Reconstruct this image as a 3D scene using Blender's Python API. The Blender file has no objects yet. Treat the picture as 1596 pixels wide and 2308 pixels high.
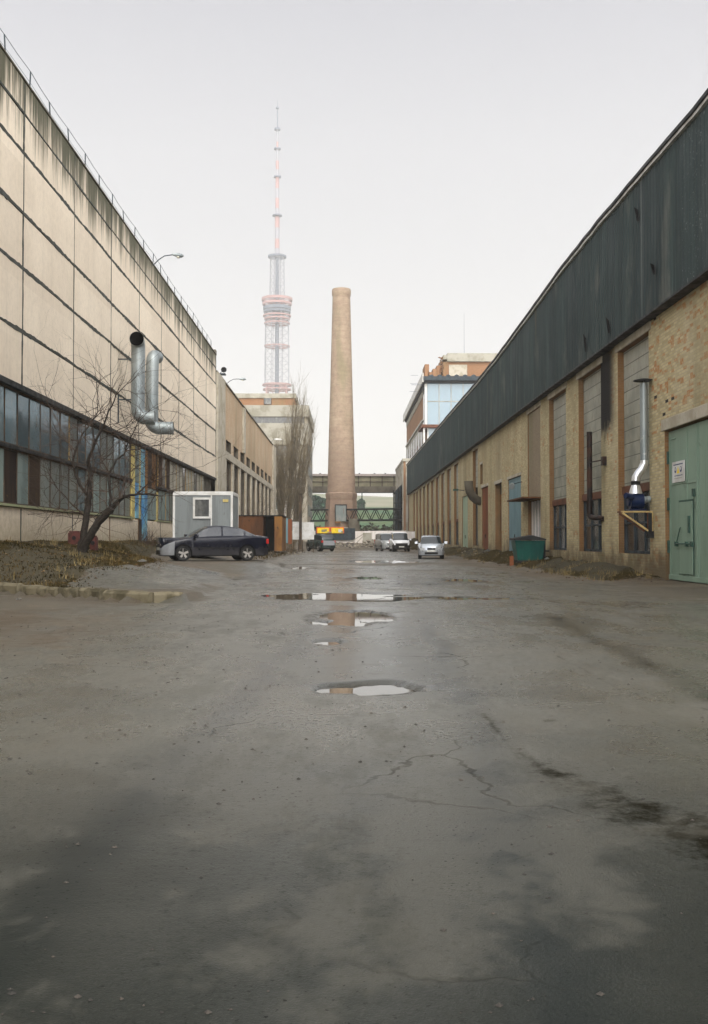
import bpy, math, random
from mathutils import Vector, noise as mn
R = math.radians
random.seed(11)
sc = bpy.context.scene
col = sc.collection

# ------------------------------------------------------------------ camera
CAMZ, FPX = 1.15, 2388.0
PIT, YAW = math.atan(64/FPX), math.atan(18/FPX)
cam = bpy.data.objects.new('camera', bpy.data.cameras.new('camera'))
col.objects.link(cam); sc.camera = cam
cam.location = (0, 0, CAMZ)
cam.rotation_euler = (R(90)+PIT, 0, -YAW)
cam.data.sensor_fit = 'VERTICAL'; cam.data.sensor_height = 36.0
cam.data.lens = FPX/2308*36
cam.data.clip_start = .05; cam.data.clip_end = 6000

def ray(px, py):
    a, b = (px-798)/FPX, (1154-py)/FPX
    f = Vector((math.sin(YAW)*math.cos(PIT), math.cos(YAW)*math.cos(PIT), math.sin(PIT)))
    r = Vector((math.cos(YAW), -math.sin(YAW), 0))
    return f + r*a + r.cross(f)*b
def aty(px, py, Y):
    d = ray(px, py); return Vector((0, 0, CAMZ)) + d*(Y/d.y)

# ------------------------------------------------------------------ mesh builder
class MB:
    def __init__(s): s.v, s.f, s.m = [], [], []
    def add(s, vs, fs, m=0):
        o = len(s.v); s.v += [tuple(p) for p in vs]
        s.f += [tuple(i+o for i in f) for f in fs]; s.m += [m]*len(fs)
        return s
    def quad(s, a, b, c, d, m=0): return s.add([a, b, c, d], [(0, 1, 2, 3)], m)
    def box(s, x0, x1, y0, y1, z0, z1, m=0):
        v = [(x0,y0,z0),(x1,y0,z0),(x1,y1,z0),(x0,y1,z0),(x0,y0,z1),(x1,y0,z1),(x1,y1,z1),(x0,y1,z1)]
        return s.add(v, [(0,3,2,1),(4,5,6,7),(0,1,5,4),(1,2,6,5),(2,3,7,6),(3,0,4,7)], m)
    def bar(s, a, b, w, h=None, m=0):          # rectangular bar between two points
        a, b = Vector(a), Vector(b); h = h or w
        d = (b-a).normalized(); u = d.cross(Vector((0,0,1)))
        u = Vector((1,0,0)) if u.length < 1e-4 else u.normalized()
        t = u.cross(d); v = []
        for p in (a, b):
            for i, j in ((-1,-1),(1,-1),(1,1),(-1,1)): v.append(p+u*(i*w/2)+t*(j*h/2))
        return s.add(v, [(0,1,2,3),(7,6,5,4),(0,4,5,1),(1,5,6,2),(2,6,7,3),(3,7,4,0)], m)
    def tube(s, pts, rad, n=8, m=0, caps=True):
        pts = [Vector(p) for p in pts]
        if not isinstance(rad, (list, tuple)): rad = [rad]*len(pts)
        vs, fs = [], []; u = None
        for i, p in enumerate(pts):
            d = (pts[min(i+1, len(pts)-1)]-pts[max(i-1, 0)]).normalized()
            if u is None:
                u = d.cross(Vector((0,0,1)))
                u = Vector((1,0,0)) if u.length < 1e-3 else u.normalized()
            else:
                u = (u-d*u.dot(d)); u = u.normalized() if u.length > 1e-5 else Vector((1,0,0))
            w = d.cross(u)
            for k in range(n):
                a = 2*math.pi*k/n
                vs.append(p+(u*math.cos(a)+w*math.sin(a))*rad[i])
        for i in range(len(pts)-1):
            for k in range(n):
                k2 = (k+1) % n
                fs.append((i*n+k, i*n+k2, (i+1)*n+k2, (i+1)*n+k))
        if caps: fs += [tuple(range(n))[::-1], tuple(range((len(pts)-1)*n, len(pts)*n))]
        return s.add(vs, fs, m)
    def lathe(s, c, prof, n=24, axis='z', m=0, caps=True):   # prof: (radius, height)
        vs, fs = [], []
        for r, h in prof:
            for k in range(n):
                a = 2*math.pi*k/n; x, y = r*math.cos(a), r*math.sin(a)
                p = {'z': (x,y,h), 'y': (x,h,y), 'x': (h,x,y)}[axis]
                vs.append((c[0]+p[0], c[1]+p[1], c[2]+p[2]))
        for i in range(len(prof)-1):
            for k in range(n):
                k2 = (k+1) % n; fs.append((i*n+k, i*n+k2, (i+1)*n+k2, (i+1)*n+k))
        if caps: fs += [tuple(range(n)), tuple(range((len(prof)-1)*n, len(prof)*n))]
        return s.add(vs, fs, m)
    def prism(s, poly, y0, y1, axis='y', m=0):   # poly of 2-D points extruded along axis
        n = len(poly)
        def P(a, b, t): return {'y': (a,t,b), 'x': (t,a,b), 'z': (a,b,t)}[axis]
        vs = [P(a,b,y0) for a,b in poly]+[P(a,b,y1) for a,b in poly]
        fs = [tuple(range(n)), tuple(range(2*n-1, n-1, -1))]
        fs += [(i, i+n, (i+1) % n+n, (i+1) % n) for i in range(n)]
        return s.add(vs, fs, m)
    def build(s, name, mats, parent=None, smooth=False, bevel=0, loc=None):
        off = Vector((0,0,0)); p = parent
        while p is not None: off += p.location; p = p.parent
        if loc is not None: off += Vector(loc)
        me = bpy.data.meshes.new(name)
        me.from_pydata([tuple(Vector(q)-off) for q in s.v], [], s.f)
        for mt in (mats if isinstance(mats, (list, tuple)) else [mats]): me.materials.append(mt)
        me.polygons.foreach_set('material_index', s.m)
        import bmesh
        bm = bmesh.new(); bm.from_mesh(me); bmesh.ops.recalc_face_normals(bm, faces=bm.faces); bm.to_mesh(me); bm.free()
        if smooth:
            me.polygons.foreach_set('use_smooth', [True]*len(me.polygons))
            me.set_sharp_from_angle(angle=R(smooth if smooth is not True else 40))
        me.update()
        o = bpy.data.objects.new(name, me); col.objects.link(o); o.parent = parent
        if loc is not None: o.location = loc
        if bevel:
            b = o.modifiers.new('bevel', 'BEVEL'); b.width = bevel; b.segments = 2; b.limit_method = 'ANGLE'
        return o

def thing(name, label, cat, loc=(0,0,0), group=None):
    o = bpy.data.objects.new(name, None); col.objects.link(o)
    o.location = loc; o.empty_display_size = .2
    return tag(o, label, cat, group)
def tag(o, label, cat, group=None, kind=None):
    o['label'] = label; o['category'] = cat
    if group: o['group'] = group
    if kind: o['kind'] = kind
    return o
def structure(o): o['kind'] = 'structure'; return o
def kids(o): return [c for c in bpy.data.objects if c.parent == o]
def copy_tree(o, parent=None):
    c = o.copy(); col.objects.link(c); c.parent = parent
    for ch in kids(o): copy_tree(ch, c)
    return c

# ------------------------------------------------------------------ materials
class NT:
    def __init__(s, name):
        s.mat = bpy.data.materials.new(name); s.mat.use_nodes = True
        s.t = s.mat.node_tree; s.n = s.t.nodes; s.l = s.t.links
        s.b = s.n['Principled BSDF']; s.pos = s.n.new('ShaderNodeNewGeometry').outputs['Position']
        s.oc = s.n.new('ShaderNodeTexCoord').outputs['Object']
    def put(s, sock, v):
        if isinstance(v, bpy.types.NodeSocket): s.l.new(v, sock)
        elif isinstance(v, (tuple, list)): sock.default_value = tuple(v) if len(v) == len(sock.default_value) else tuple(v)+(1,)
        else: sock.default_value = v
    def math(s, op, a, b=0, c=None, clamp=False):
        q = s.n.new('ShaderNodeMath'); q.operation = op; q.use_clamp = clamp
        s.put(q.inputs[0], a); s.put(q.inputs[1], b)
        if c is not None: s.put(q.inputs[2], c)
        return q.outputs[0]
    def xyz(s, v=None):
        q = s.n.new('ShaderNodeSeparateXYZ'); s.put(q.inputs[0], v or s.pos); return q.outputs
    def vec(s, x, y, z):
        q = s.n.new('ShaderNodeCombineXYZ')
        for i, a in enumerate((x, y, z)): s.put(q.inputs[i], a)
        return q.outputs[0]
    def scale(s, v, k):
        q = s.n.new('ShaderNodeVectorMath'); q.operation = 'MULTIPLY'; s.put(q.inputs[0], v)
        q.inputs[1].default_value = k if isinstance(k, tuple) else (k, k, k); return q.outputs[0]
    def noise(s, sc_=1, v=None, det=4, rough=.55, dist=0):
        q = s.n.new('ShaderNodeTexNoise'); s.put(q.inputs['Vector'], v or s.pos)
        q.inputs['Scale'].default_value = sc_; q.inputs['Detail'].default_value = det
        q.inputs['Roughness'].default_value = rough; q.inputs['Distortion'].default_value = dist
        return q.outputs[0]
    def ramp(s, v, a, b, lo=0, hi=1, smooth=True):
        q = s.n.new('ShaderNodeMapRange'); q.interpolation_type = 'SMOOTHSTEP' if smooth else 'LINEAR'
        s.put(q.inputs[0], v)
        for i, x in enumerate((a, b, lo, hi)): q.inputs[i+1].default_value = x
        return q.outputs[0]
    def mix(s, f, a, b, mode='MIX'):
        q = s.n.new('ShaderNodeMix'); q.data_type = 'RGBA'; q.blend_type = mode
        s.put(q.inputs[0], f); s.put(q.inputs[6], a); s.put(q.inputs[7], b); return q.outputs[2]
    def attr(s, name):
        q = s.n.new('ShaderNodeAttribute'); q.attribute_name = name; return q.outputs['Fac']
    def bump(s, h, st=.3, d=.02):
        q = s.n.new('ShaderNodeBump'); q.inputs['Strength'].default_value = st; q.inputs['Distance'].default_value = d
        s.put(q.inputs['Height'], h); s.l.new(q.outputs[0], s.b.inputs['Normal'])
    def out(s, colr=None, rough=.7, metal=0, spec=.5, coat=0):
        if colr is not None: s.put(s.b.inputs['Base Color'], colr)
        s.put(s.b.inputs['Roughness'], rough); s.put(s.b.inputs['Metallic'], metal)
        s.put(s.b.inputs['Specular IOR Level'], spec); s.put(s.b.inputs['Coat Weight'], coat)
        return s.mat

def plain(name, c, rough=.6, metal=0, c2=None, sc_=3, var=.25, streak=False, spec=.2, bump=0, coat=0, local=False, lo=.42, hi=.62):
    n = NT(name); v = n.oc if local else n.pos
    if streak: v = n.scale(v, (1, 1, .12))
    c2 = c2 or tuple(x*(1-var) for x in c)
    f = n.noise(sc_, v, 6, .6)
    cc = n.mix(n.ramp(f, lo, hi), c, c2)
    g = n.noise(sc_*9, v, 3)
    cc = n.mix(n.ramp(g, .3, .7, 0, .3), cc, tuple(x*.75 for x in c))
    if bump: n.bump(g, bump, .01)
    return n.out(cc, n.ramp(f, .3, .7, max(.02, rough-.12), min(1, rough+.12)), metal, spec, coat)

def m_panels():
    n = NT('cream_panel_plaster'); x, y, z = n.xyz()
    f = n.noise(.35, None, 5); g = n.noise(5, None, 6, .7)
    c = n.mix(n.ramp(f, .35, .65), (.84,.735,.585), (.74,.64,.505))
    c = n.mix(n.ramp(g, .35, .75, 0, .3), c, (.46,.40,.33))
    pw = n.n.new('ShaderNodeTexWhiteNoise'); n.put(pw.inputs['Vector'], n.vec(n.math('FLOOR', n.math('MULTIPLY', n.math('SUBTRACT', y, 2), 1/6)), n.math('FLOOR', n.math('MULTIPLY', z, .56)), 7))
    c = n.mix(n.math('MULTIPLY', pw.outputs['Value'], .28), c, (.52,.43,.325))
    st = n.noise(1.0, n.vec(0, n.math('MULTIPLY', y, 1.6), n.math('MULTIPLY', z, .10)), 6, .75)
    st2 = n.noise(1.0, n.vec(3, n.math('MULTIPLY', y, 7), n.math('MULTIPLY', z, .25)), 3, .6)
    h = n.math('SUBTRACT', z, 13.95)
    m = n.math('ADD', n.math('MULTIPLY', h, .42), n.math('MULTIPLY', n.math('SUBTRACT', st, .5), 3.4))
    m = n.math('ADD', m, n.math('MULTIPLY', n.math('SUBTRACT', st2, .5), 1.2))
    m = n.math('MULTIPLY', n.ramp(m, -.38, .45), n.ramp(z, 12.1, 13.9))
    c = n.mix(n.math('MULTIPLY', m, .95), c, (.055,.058,.030))
    fs = n.math('MULTIPLY', n.ramp(st, .5, .72, 0, .35), n.ramp(z, 2.5, 9, 1, .5))   # faint rain streaks
    c = n.mix(fs, c, (.34,.29,.22))
    d = n.math('ADD', n.math('MULTIPLY', n.math('SUBTRACT', 2.3, z), .8), n.math('SUBTRACT', g, .5))
    c = n.mix(n.ramp(d, -.2, 1.2, 0, .75), c, (.21,.175,.10))
    rs = n.noise(1.0, n.vec(9, n.math('MULTIPLY', y, .9), n.math('MULTIPLY', z, .06)), 2)
    c = n.mix(n.math('MULTIPLY', n.ramp(rs, .66, .70), n.ramp(z, 2.1, 2.3, .8, 0)), c, (.30,.13,.03))
    n.bump(g, .25, .01); return n.out(c, .8, 0, .25)

def m_brick(name, c1, c2, mort, spall=True, soot=False, ax='y', orange=.0, top=None):
    n = NT(name); x, y, z = n.xyz()
    u = y if ax == 'y' else (n.math('ADD', x, y) if ax == 'xy' else x)
    b = n.n.new('ShaderNodeTexBrick'); n.put(b.inputs['Vector'], n.vec(u, z, 0))
    b.inputs['Scale'].default_value = 1; b.inputs['Brick Width'].default_value = .27; b.inputs['Row Height'].default_value = .085
    b.inputs['Mortar Size'].default_value = .012; b.inputs['Mortar Smooth'].default_value = .3
    n.put(b.inputs['Color1'], c1); n.put(b.inputs['Color2'], c2); n.put(b.inputs['Mortar'], mort)
    c = b.outputs['Color']
    big = n.noise(.25, None, 5)
    c = n.mix(n.ramp(big, .35, .7, 0, .5), c, tuple(q*.62 for q in c1))
    pale = n.noise(.5, n.vec(u, n.math('MULTIPLY', z, .3), 7), 5)
    c = n.mix(n.ramp(pale, .5, .7, 0, .45), c, tuple(min(1, q*1.25) for q in mort))
    if spall:
        cell = n.vec(n.math('FLOOR', n.math('MULTIPLY', u, 1/.27)), n.math('FLOOR', n.math('MULTIPLY', z, 1/.085)), 0)
        w = n.n.new('ShaderNodeTexWhiteNoise'); n.put(w.inputs['Vector'], cell)
        near = n.math('MULTIPLY', n.ramp(y, 33, 31, 0, 1), n.ramp(z, 3.5, 5.5, .15, 1))
        patch = n.noise(.9, None, 3)
        thr = n.math('ADD', n.math('MULTIPLY', near, .14), n.ramp(patch, .48, .75, .0, .36))
        m = n.math('GREATER_THAN', thr, w.outputs['Value'])
        m = n.math('MULTIPLY', m, n.ramp(n.noise(14, None, 2), .38, .5, .35, 1))
        c = n.mix(n.math('MULTIPLY', m, n.ramp(n.noise(3, None, 3), .3, .6, .35, .9)), c, (.38,.17,.06))
        dk = n.math('GREATER_THAN', n.math('MULTIPLY', near, .003), w.outputs['Value'])
        c = n.mix(dk, c, (.03,.025,.02))
    if name.startswith('pinkish'):
        rowb = n.noise(1, n.vec(0, n.math('MULTIPLY', x, .3), n.math('MULTIPLY', z, 2.2)), 4, .7); mot = n.noise(1.6, None, 7, .75)
        c = n.mix(n.ramp(rowb, .42, .62, 0, .6), c, (.24,.165,.12)); c = n.mix(n.ramp(mot, .5, .68, 0, .7), c, (.20,.14,.105)); c = n.mix(n.ramp(mot, .5, .34, 0, .3), c, (.46,.35,.25))
        c = n.mix(n.ramp(n.math('ADD', z, n.math('MULTIPLY', mot, 9)), 24, 9, 0, .55), c, (.17,.105,.075))
    if orange: c = n.mix(n.ramp(n.noise(1.2, n.scale(n.pos, (1,1,.4))), .4, .6, orange*.5, orange), c, (.36,.13,.03))
    drt = n.math('ADD', n.math('MULTIPLY', n.math('SUBTRACT', 1.5, z), .9), n.math('MULTIPLY', n.math('SUBTRACT', n.noise(1.6, None, 5), .5), 2.2))
    if soot: c = n.mix(n.ramp(n.noise(.18, n.scale(n.pos, (1,1,.5)), 7, .7), .45, .62, 0, .55), c, (.25,.205,.115))
    c = n.mix(n.ramp(drt, .1, 1.2, 0, .85), c, (.09,.065,.035))
    mss = n.math('MULTIPLY', n.ramp(n.noise(.5, n.vec(u, n.math('MULTIPLY', z, .12), 2), 5), .52, .72), .5)
    c = n.mix(mss, c, (.16,.15,.075))
    if soot:
        a = n.math('MULTIPLY', n.ramp(y, 34.95, 36.1), n.ramp(y, 37.3, 37.25, 0, 1))
        zz = n.math('ADD', z, n.math('MULTIPLY', n.math('SUBTRACT', n.noise(2.5, None, 4), .5), 1.3))
        a = n.math('MULTIPLY', a, n.ramp(zz, 4.4, 5.4)); a = n.math('MULTIPLY', a, n.ramp(z, 7.3, 8.4, 1, .45))
        c = n.mix(n.math('MULTIPLY', a, .99, clamp=True), c, (.006,.005,.005))
    n.bump(n.math('ADD', n.math('MULTIPLY', b.outputs['Fac'], -1), n.noise(25, None, 3)), .5, .012)
    return n.out(c, .88, 0, .2)

def m_cladding():
    n = NT('dark_corrugated_cladding'); x, y, z = n.xyz()
    st = n.noise(1, n.vec(1, n.math('MULTIPLY', y, 1.1), n.math('MULTIPLY', z, .09)), 6, .7)
    c = n.mix(n.ramp(st, .35, .68), (.038,.058,.055), (.020,.031,.031))
    f = n.noise(.6, n.vec(4, y, n.math('MULTIPLY', z, .45)), 6, .65)
    c = n.mix(n.ramp(f, .52, .70, 0, .8), c, (.115,.12,.105))
    s2 = n.noise(1, n.vec(9, n.math('MULTIPLY', y, .55), n.math('MULTIPLY', z, .04)), 3)
    c = n.mix(n.ramp(s2, .64, .70, 0, .55), c, (.14,.105,.055))
    s3 = n.noise(1, n.vec(19, n.math('MULTIPLY', y, 2.4), n.math('MULTIPLY', z, .05)), 2)
    c = n.mix(n.ramp(s3, .66, .70, 0, .6), c, (.17,.18,.17))
    pan = n.math('FLOOR', n.math('MULTIPLY', y, 1/1.1)); w = n.n.new('ShaderNodeTexWhiteNoise'); n.put(w.inputs['Vector'], n.vec(pan, 1, 1))
    c = n.mix(n.math('MULTIPLY', w.outputs['Value'], .6), c, (.02,.028,.03))
    scr = n.noise(9, n.vec(0, y, n.math('MULTIPLY', z, .7)), 4, .7, 2)
    sm = n.math('MULTIPLY', n.ramp(scr, .6, .66), n.ramp(y, 27.6, 27.0))
    c = n.mix(n.math('MULTIPLY', sm, .45), c, (.3,.32,.3))
    n.bump(n.noise(4, None, 4), .3, .02)
    return n.out(c, n.ramp(f, .3, .7, .6, .85), 0, .16)

def m_blocks():
    n = NT('weathered_block_infill'); x, y, z = n.xyz()
    r = n.math('FRACT', n.math('MULTIPLY', z, 1/.43)); line = n.ramp(n.math('ABSOLUTE', n.math('SUBTRACT', r, .5)), .455, .485)
    c = n.mix(n.ramp(n.noise(1.1, None, 5), .35, .65), (.30,.295,.235), (.20,.205,.165))
    c = n.mix(n.ramp(z, 4.5, 7, .0, .35), c, (.42,.41,.35))
    c = n.mix(n.math('MULTIPLY', line, .8), c, (.07,.07,.055))
    c = n.mix(n.ramp(n.noise(9, n.scale(n.pos, (1,1,.3)), 3), .5, .7, 0, .35), c, (.16,.13,.08))
    n.bump(n.math('MULTIPLY', line, -1), .6, .03); return n.out(c, .8, 0, .3)

def m_asphalt():
    n = NT('wet_asphalt'); x, y, z = n.xyz()
    dirt, gr, stain, wet = n.attr('dirt'), n.attr('grass'), n.attr('stain'), n.attr('wet')
    n1, n2, n3 = n.noise(.35, None, 6), n.noise(2.2, None, 6, .65), n.noise(28, None, 5, .75)
    n4 = n.noise(110, None, 2)
    c = n.mix(n.ramp(n1, .35, .65), (.074,.071,.056), (.052,.052,.042))
    c = n.mix(n.ramp(n2, .4, .75, 0, .45), c, (.085,.074,.052))
    c = n.mix(n.ramp(n3, .58, .72, 0, .7), c, (.010,.010,.009))
    c = n.mix(n.ramp(n4, .52, .70, 0, .75), c, (.13,.125,.105))
    w = n.math('ADD', wet, n.math('MULTIPLY', n.math('SUBTRACT', n2, .5), .5)); w = n.math('ADD', w, n.math('MULTIPLY', n.math('SUBTRACT', n1, .5), .45))
    c = n.mix(n.math('MULTIPLY', n.ramp(w, .38, 1.0), .94), c, (.005,.008,.007))
    vignette = n.attr('tar'); tm = n.ramp(n.math('ADD', vignette, n.math('MULTIPLY', n.math('SUBTRACT', n2, .5), .22)), .05, .95, 0, 1, False)
    c = n.mix(n.math('MULTIPLY', tm, .86), c, (.007,.010,.0085))  # lens falloff painted into the asphalt colour, towards near black
    dm = n.ramp(n.math('ADD', n.math('MULTIPLY', dirt, n.math('SUBTRACT', 1, n.math('MULTIPLY', vignette, .6))), n.math('MULTIPLY', n.math('SUBTRACT', n2, .5), .9)), .25, .75)
    dc = n.mix(n.ramp(n3, .4, .65), (.085,.064,.042), (.038,.029,.018))
    dc = n.mix(n.ramp(n1, .35, .65), dc, (.105,.085,.058))
    c = n.mix(dm, c, dc)
    gm = n.ramp(n.math('ADD', gr, n.math('MULTIPLY', n.math('SUBTRACT', n2, .5), .5)), .4, .6)
    gc = n.mix(n.ramp(n3, .4, .62), (.055,.042,.018), (.022,.018,.009))
    c = n.mix(gm, c, gc)
    sm = n.ramp(n.math('ADD', stain, n.math('MULTIPLY', n.math('SUBTRACT', n.noise(6, None, 8, .8), .5), 1.7)), .35, .8)
    c = n.mix(n.math('MULTIPLY', sm, n.ramp(n3, .35, .6, .6, 1)), c, (.008,.007,.004))
    vo = n.n.new('ShaderNodeTexVoronoi'); vo.feature = 'DISTANCE_TO_EDGE'; vo.inputs['Scale'].default_value = .8
    wv = n.n.new('ShaderNodeVectorMath'); wv.operation = 'ADD'; n.put(wv.inputs[0], n.scale(n.pos, (1,.7,0))); nz = n.n.new('ShaderNodeTexNoise'); n.put(nz.inputs['Vector'], n.pos); nz.inputs['Scale'].default_value = 1.5; nz.inputs['Detail'].default_value = 6
    n.put(wv.inputs[1], n.scale(nz.outputs['Color'], .7)); n.put(vo.inputs['Vector'], wv.outputs[0])
    crk = n.math('MULTIPLY', n.ramp(vo.outputs['Distance'], .012, .002), n.ramp(n.noise(.28, None, 3), .5, .6))
    c = n.mix(n.math('MULTIPLY', crk, .6), c, (.005,.005,.004))
    pt = n.ramp(n.noise(.22, n.scale(n.pos, (1,.6,1)), 7, .7, .6), .47, .53); c = n.mix(n.math('MULTIPLY', pt, .45), c, (.085,.081,.066))
    sp_ = n.ramp(n.noise(55, None, 1), .68, .74); c = n.mix(n.math('MULTIPLY', sp_, n.ramp(n.noise(.7, None, 3), .42, .6)), c, (.006,.006,.005))
    # roughness: a wet film broken by drier grit
    r = n.ramp(w, .1, .9, .34, .07)
    gk = n.ramp(w, .7, 1.25, 1, .1); r = n.math('ADD', r, n.math('MULTIPLY', n.math('MULTIPLY', n.ramp(n3, .5, .7), .2), gk)); n5 = n.noise(.9, n.scale(n.pos, (1.6,.5,1)), 6, .7); r = n.math('ADD', r, n.math('MULTIPLY', n.ramp(n5, .42, .66, -.06, .2), gk))
    dr = n.math('MULTIPLY', n.math('MAXIMUM', dm, gm), .35); r = n.math('MAXIMUM', r, n.math('ADD', dr, .2))
    r = n.math('ADD', r, n.math('MULTIPLY', sm, .35), clamp=True)
    hb = n.math('ADD', n.math('MULTIPLY', n3, .7), n.math('MULTIPLY', n4, .5))
    hb = n.math('ADD', hb, n.math('MULTIPLY', n2, 2.2)); hb = n.math('SUBTRACT', hb, n.math('MULTIPLY', sm, .8)); hb = n.math('SUBTRACT', hb, n.math('MULTIPLY', crk, 1.5)); r = n.math('ADD', r, n.math('MULTIPLY', pt, .08)); r = n.math('ADD', r, n.math('MULTIPLY', n.math('MAXIMUM', crk, sp_), .3))
    q = n.n.new('ShaderNodeBump'); n.put(q.inputs['Height'], hb); q.inputs['Distance'].default_value = .012
    n.put(q.inputs['Strength'], n.ramp(w, .4, 1.2, .34, .03)); n.l.new(q.outputs[0], n.b.inputs['Normal'])
    sp = n.math('SUBTRACT', .33, n.math('MULTIPLY', n.math('MAXIMUM', gm, sm), .33))
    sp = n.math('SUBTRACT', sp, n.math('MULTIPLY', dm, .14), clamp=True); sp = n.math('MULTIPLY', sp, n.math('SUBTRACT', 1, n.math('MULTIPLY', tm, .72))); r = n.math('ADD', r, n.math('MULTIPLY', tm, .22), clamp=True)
    return n.out(c, r, 0, sp)

def m_water():
    n = NT('puddle_water'); f = n.noise(5, n.pos, 3)
    n.bump(f, .03, .004)
    return n.out(n.mix(f, (.028,.024,.017), (.045,.038,.026)), .02, 0, .9)

def m_glass(name, c, rough=.12, dirty=.5):
    n = NT(name); x, y, z = n.xyz()
    f = n.noise(1.5, n.scale(n.pos, (1,1,.5)), 5, .65); g = n.noise(12, None, 4)
    cc = n.mix(n.ramp(f, .4, .7, 0, dirty), c, (.22,.22,.19)); cc = n.mix(n.ramp(g, .5, .7, 0, .25), cc, tuple(q*.4 for q in c))
    w = n.n.new('ShaderNodeTexWhiteNoise'); n.put(w.inputs['Vector'], n.vec(n.math('FLOOR', n.math('MULTIPLY', n.math('SUBTRACT', y, 2), 1/1.2)), n.math('FLOOR', n.math('MULTIPLY', z, .53)), 3))
    if 'blue' in name or 'green' in name:
        cc = n.mix(n.ramp(w.outputs['Value'], .2, 1, 0, .8, False), cc, tuple(q*.25 for q in c))
        cc = n.mix(n.ramp(n.noise(2.2, n.scale(n.pos, (1,1,.25)), 6, .75), .56, .7, 0, .7), cc, (.10,.055,.022))
    n.bump(n.noise(1.1, None, 2), .08, .05)
    return n.out(cc, n.ramp(f, .35, .7, rough, rough+.3*dirty), 0, .8)

def m_weave(name, c1, c2, c3, s=2, streak=.12, rough=.6, metal=0, lo=.45, hi=.6, lo2=.6, hi2=.7):
    n = NT(name); v = n.scale(n.oc, (1,1,streak))
    c = n.mix(n.ramp(n.noise(s, v, 6, .65), lo, hi), c1, c2)
    c = n.mix(n.ramp(n.noise(s*2.3, n.oc, 5, .7), lo2, hi2), c, c3)
    n.bump(n.noise(s*6, n.oc, 3), .2, .01); return n.out(c, rough, metal, .22)

M = {}
M['panel'] = m_panels()
M['seal'] = plain('black_joint_mastic', (.030,.034,.027), .6, c2=(.075,.07,.045), sc_=3, bump=.4, lo=.5, hi=.75)
M['brick'] = m_brick('yellow_brick', (.55,.46,.265), (.36,.295,.155), (.36,.315,.215), soot=True)
M['brick_dark'] = m_brick('brown_brick_infill', (.30,.235,.155), (.24,.185,.12), (.27,.235,.17), spall=False)
M['brick_orange'] = m_brick('orange_brick_reveal', (.20,.125,.058), (.155,.095,.042), (.17,.13,.075), spall=False, ax='xy', orange=.25)
M['brick_annex'] = m_brick('tan_annex_brick', (.52,.42,.28), (.42,.33,.215), (.47,.41,.31), spall=False, orange=.28)
M['brick_far'] = m_brick('orange_far_brick', (.30,.145,.065), (.24,.115,.055), (.27,.19,.12), spall=False, ax='xy')
M['chim'] = m_brick('pinkish_chimney_brick', (.36,.275,.19), (.27,.20,.135), (.33,.26,.185), spall=False, ax='x')
M['conc'] = plain('grey_concrete', (.36,.34,.28), .85, c2=(.24,.225,.17), sc_=.8, bump=.3, spec=.2)
M['conc_pale'] = plain('pale_concrete', (.44,.40,.32), .85, c2=(.32,.285,.21), sc_=1.2, bump=.3, spec=.2)
M['conc_dark'] = plain('dark_stained_concrete', (.13,.115,.085), .85, c2=(.07,.06,.045), sc_=.7, spec=.2)
M['kerb'] = plain('mossy_kerb_stone', (.145,.125,.08), .85, c2=(.045,.038,.02), sc_=2.6, bump=.6, spec=.3, lo=.42, hi=.6)
M['clad'] = m_cladding()
M['block'] = m_blocks()
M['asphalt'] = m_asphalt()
M['water'] = m_water()
M['glass_l'] = m_glass('blue_grey_window_glass', (.10,.145,.165), .06, .3)
M['glass_g'] = m_glass('grimy_green_glass', (.095,.125,.115), .3, .7)
M['glass_k'] = m_glass('black_window_glass', (.025,.028,.028), .15, .5)
M['glass_sky'] = m_glass('office_glass', (.17,.25,.30), .04, .1)
M['rustboard'] = m_weave('rusty_brown_board', (.034,.018,.008), (.014,.008,.005), (.14,.07,.02), 1.2, .2, .8)
M['mullion'] = m_weave('rusty_mullion', (.075,.050,.030), (.03,.024,.018), (.15,.11,.07), 4, .2, .8)
M['mullion_y'] = m_weave('peeling_ochre_mullion', (.30,.20,.07), (.14,.08,.03), (.06,.035,.02), 4, .2, .7)
M['green_sill'] = m_weave('faded_green_sill', (.24,.27,.15), (.30,.29,.18), (.08,.075,.045), 3, 1, .7)
M['black'] = plain('black_edge_metal', (.016,.017,.017), .6, var=.4)
M['flash'] = plain('pale_edge_flashing', (.55,.54,.50), .5, c2=(.35,.33,.29), sc_=2)
M['galv'] = m_weave('dull_galvanised_metal', (.27,.30,.30), (.20,.23,.235), (.36,.38,.37), 1.5, .3, .42, .45)
M['silver'] = m_weave('bright_spiral_duct', (.62,.64,.66), (.50,.52,.54), (.70,.71,.72), 2, .3, .28, .75)
M['duct_in'] = plain('duct_inside_black', (.008,.008,.008), .9)
M['blue_motor'] = plain('deep_blue_enamel', (.006,.016,.055), .35, var=.4)
M['ochre'] = m_weave('ochre_painted_steel', (.46,.34,.14), (.34,.24,.10), (.16,.10,.05), 5, 1, .6)
M['brown_steel'] = m_weave('brown_painted_steel', (.12,.045,.022), (.08,.032,.017), (.07,.03,.018), 2, .5, .7)
M['black_pipe'] = plain('black_flue_pipe', (.014,.010,.009), .55, c2=(.05,.022,.012), sc_=2)
M['gate'] = m_weave('pale_green_gate_paint', (.20,.285,.215), (.165,.24,.18), (.09,.13,.095), .9, .25, .5, 0, .4, .65, .60, .78)
M['gate_d'] = m_weave('dark_green_gate_trim', (.035,.085,.065), (.03,.06,.045), (.05,.03,.02), 3, 1, .6)
M['blue_gate'] = m_weave('peeling_blue_gate_paint', (.14,.235,.26), (.115,.20,.225), (.22,.17,.12), 1.1, .5, .6, 0, .4, .6, .62, .72)
M['blue_paint'] = m_weave('worn_sky_blue_paint', (.17,.37,.45), (.05,.17,.34), (.33,.36,.30), 1.3, .45, .6)
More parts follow.
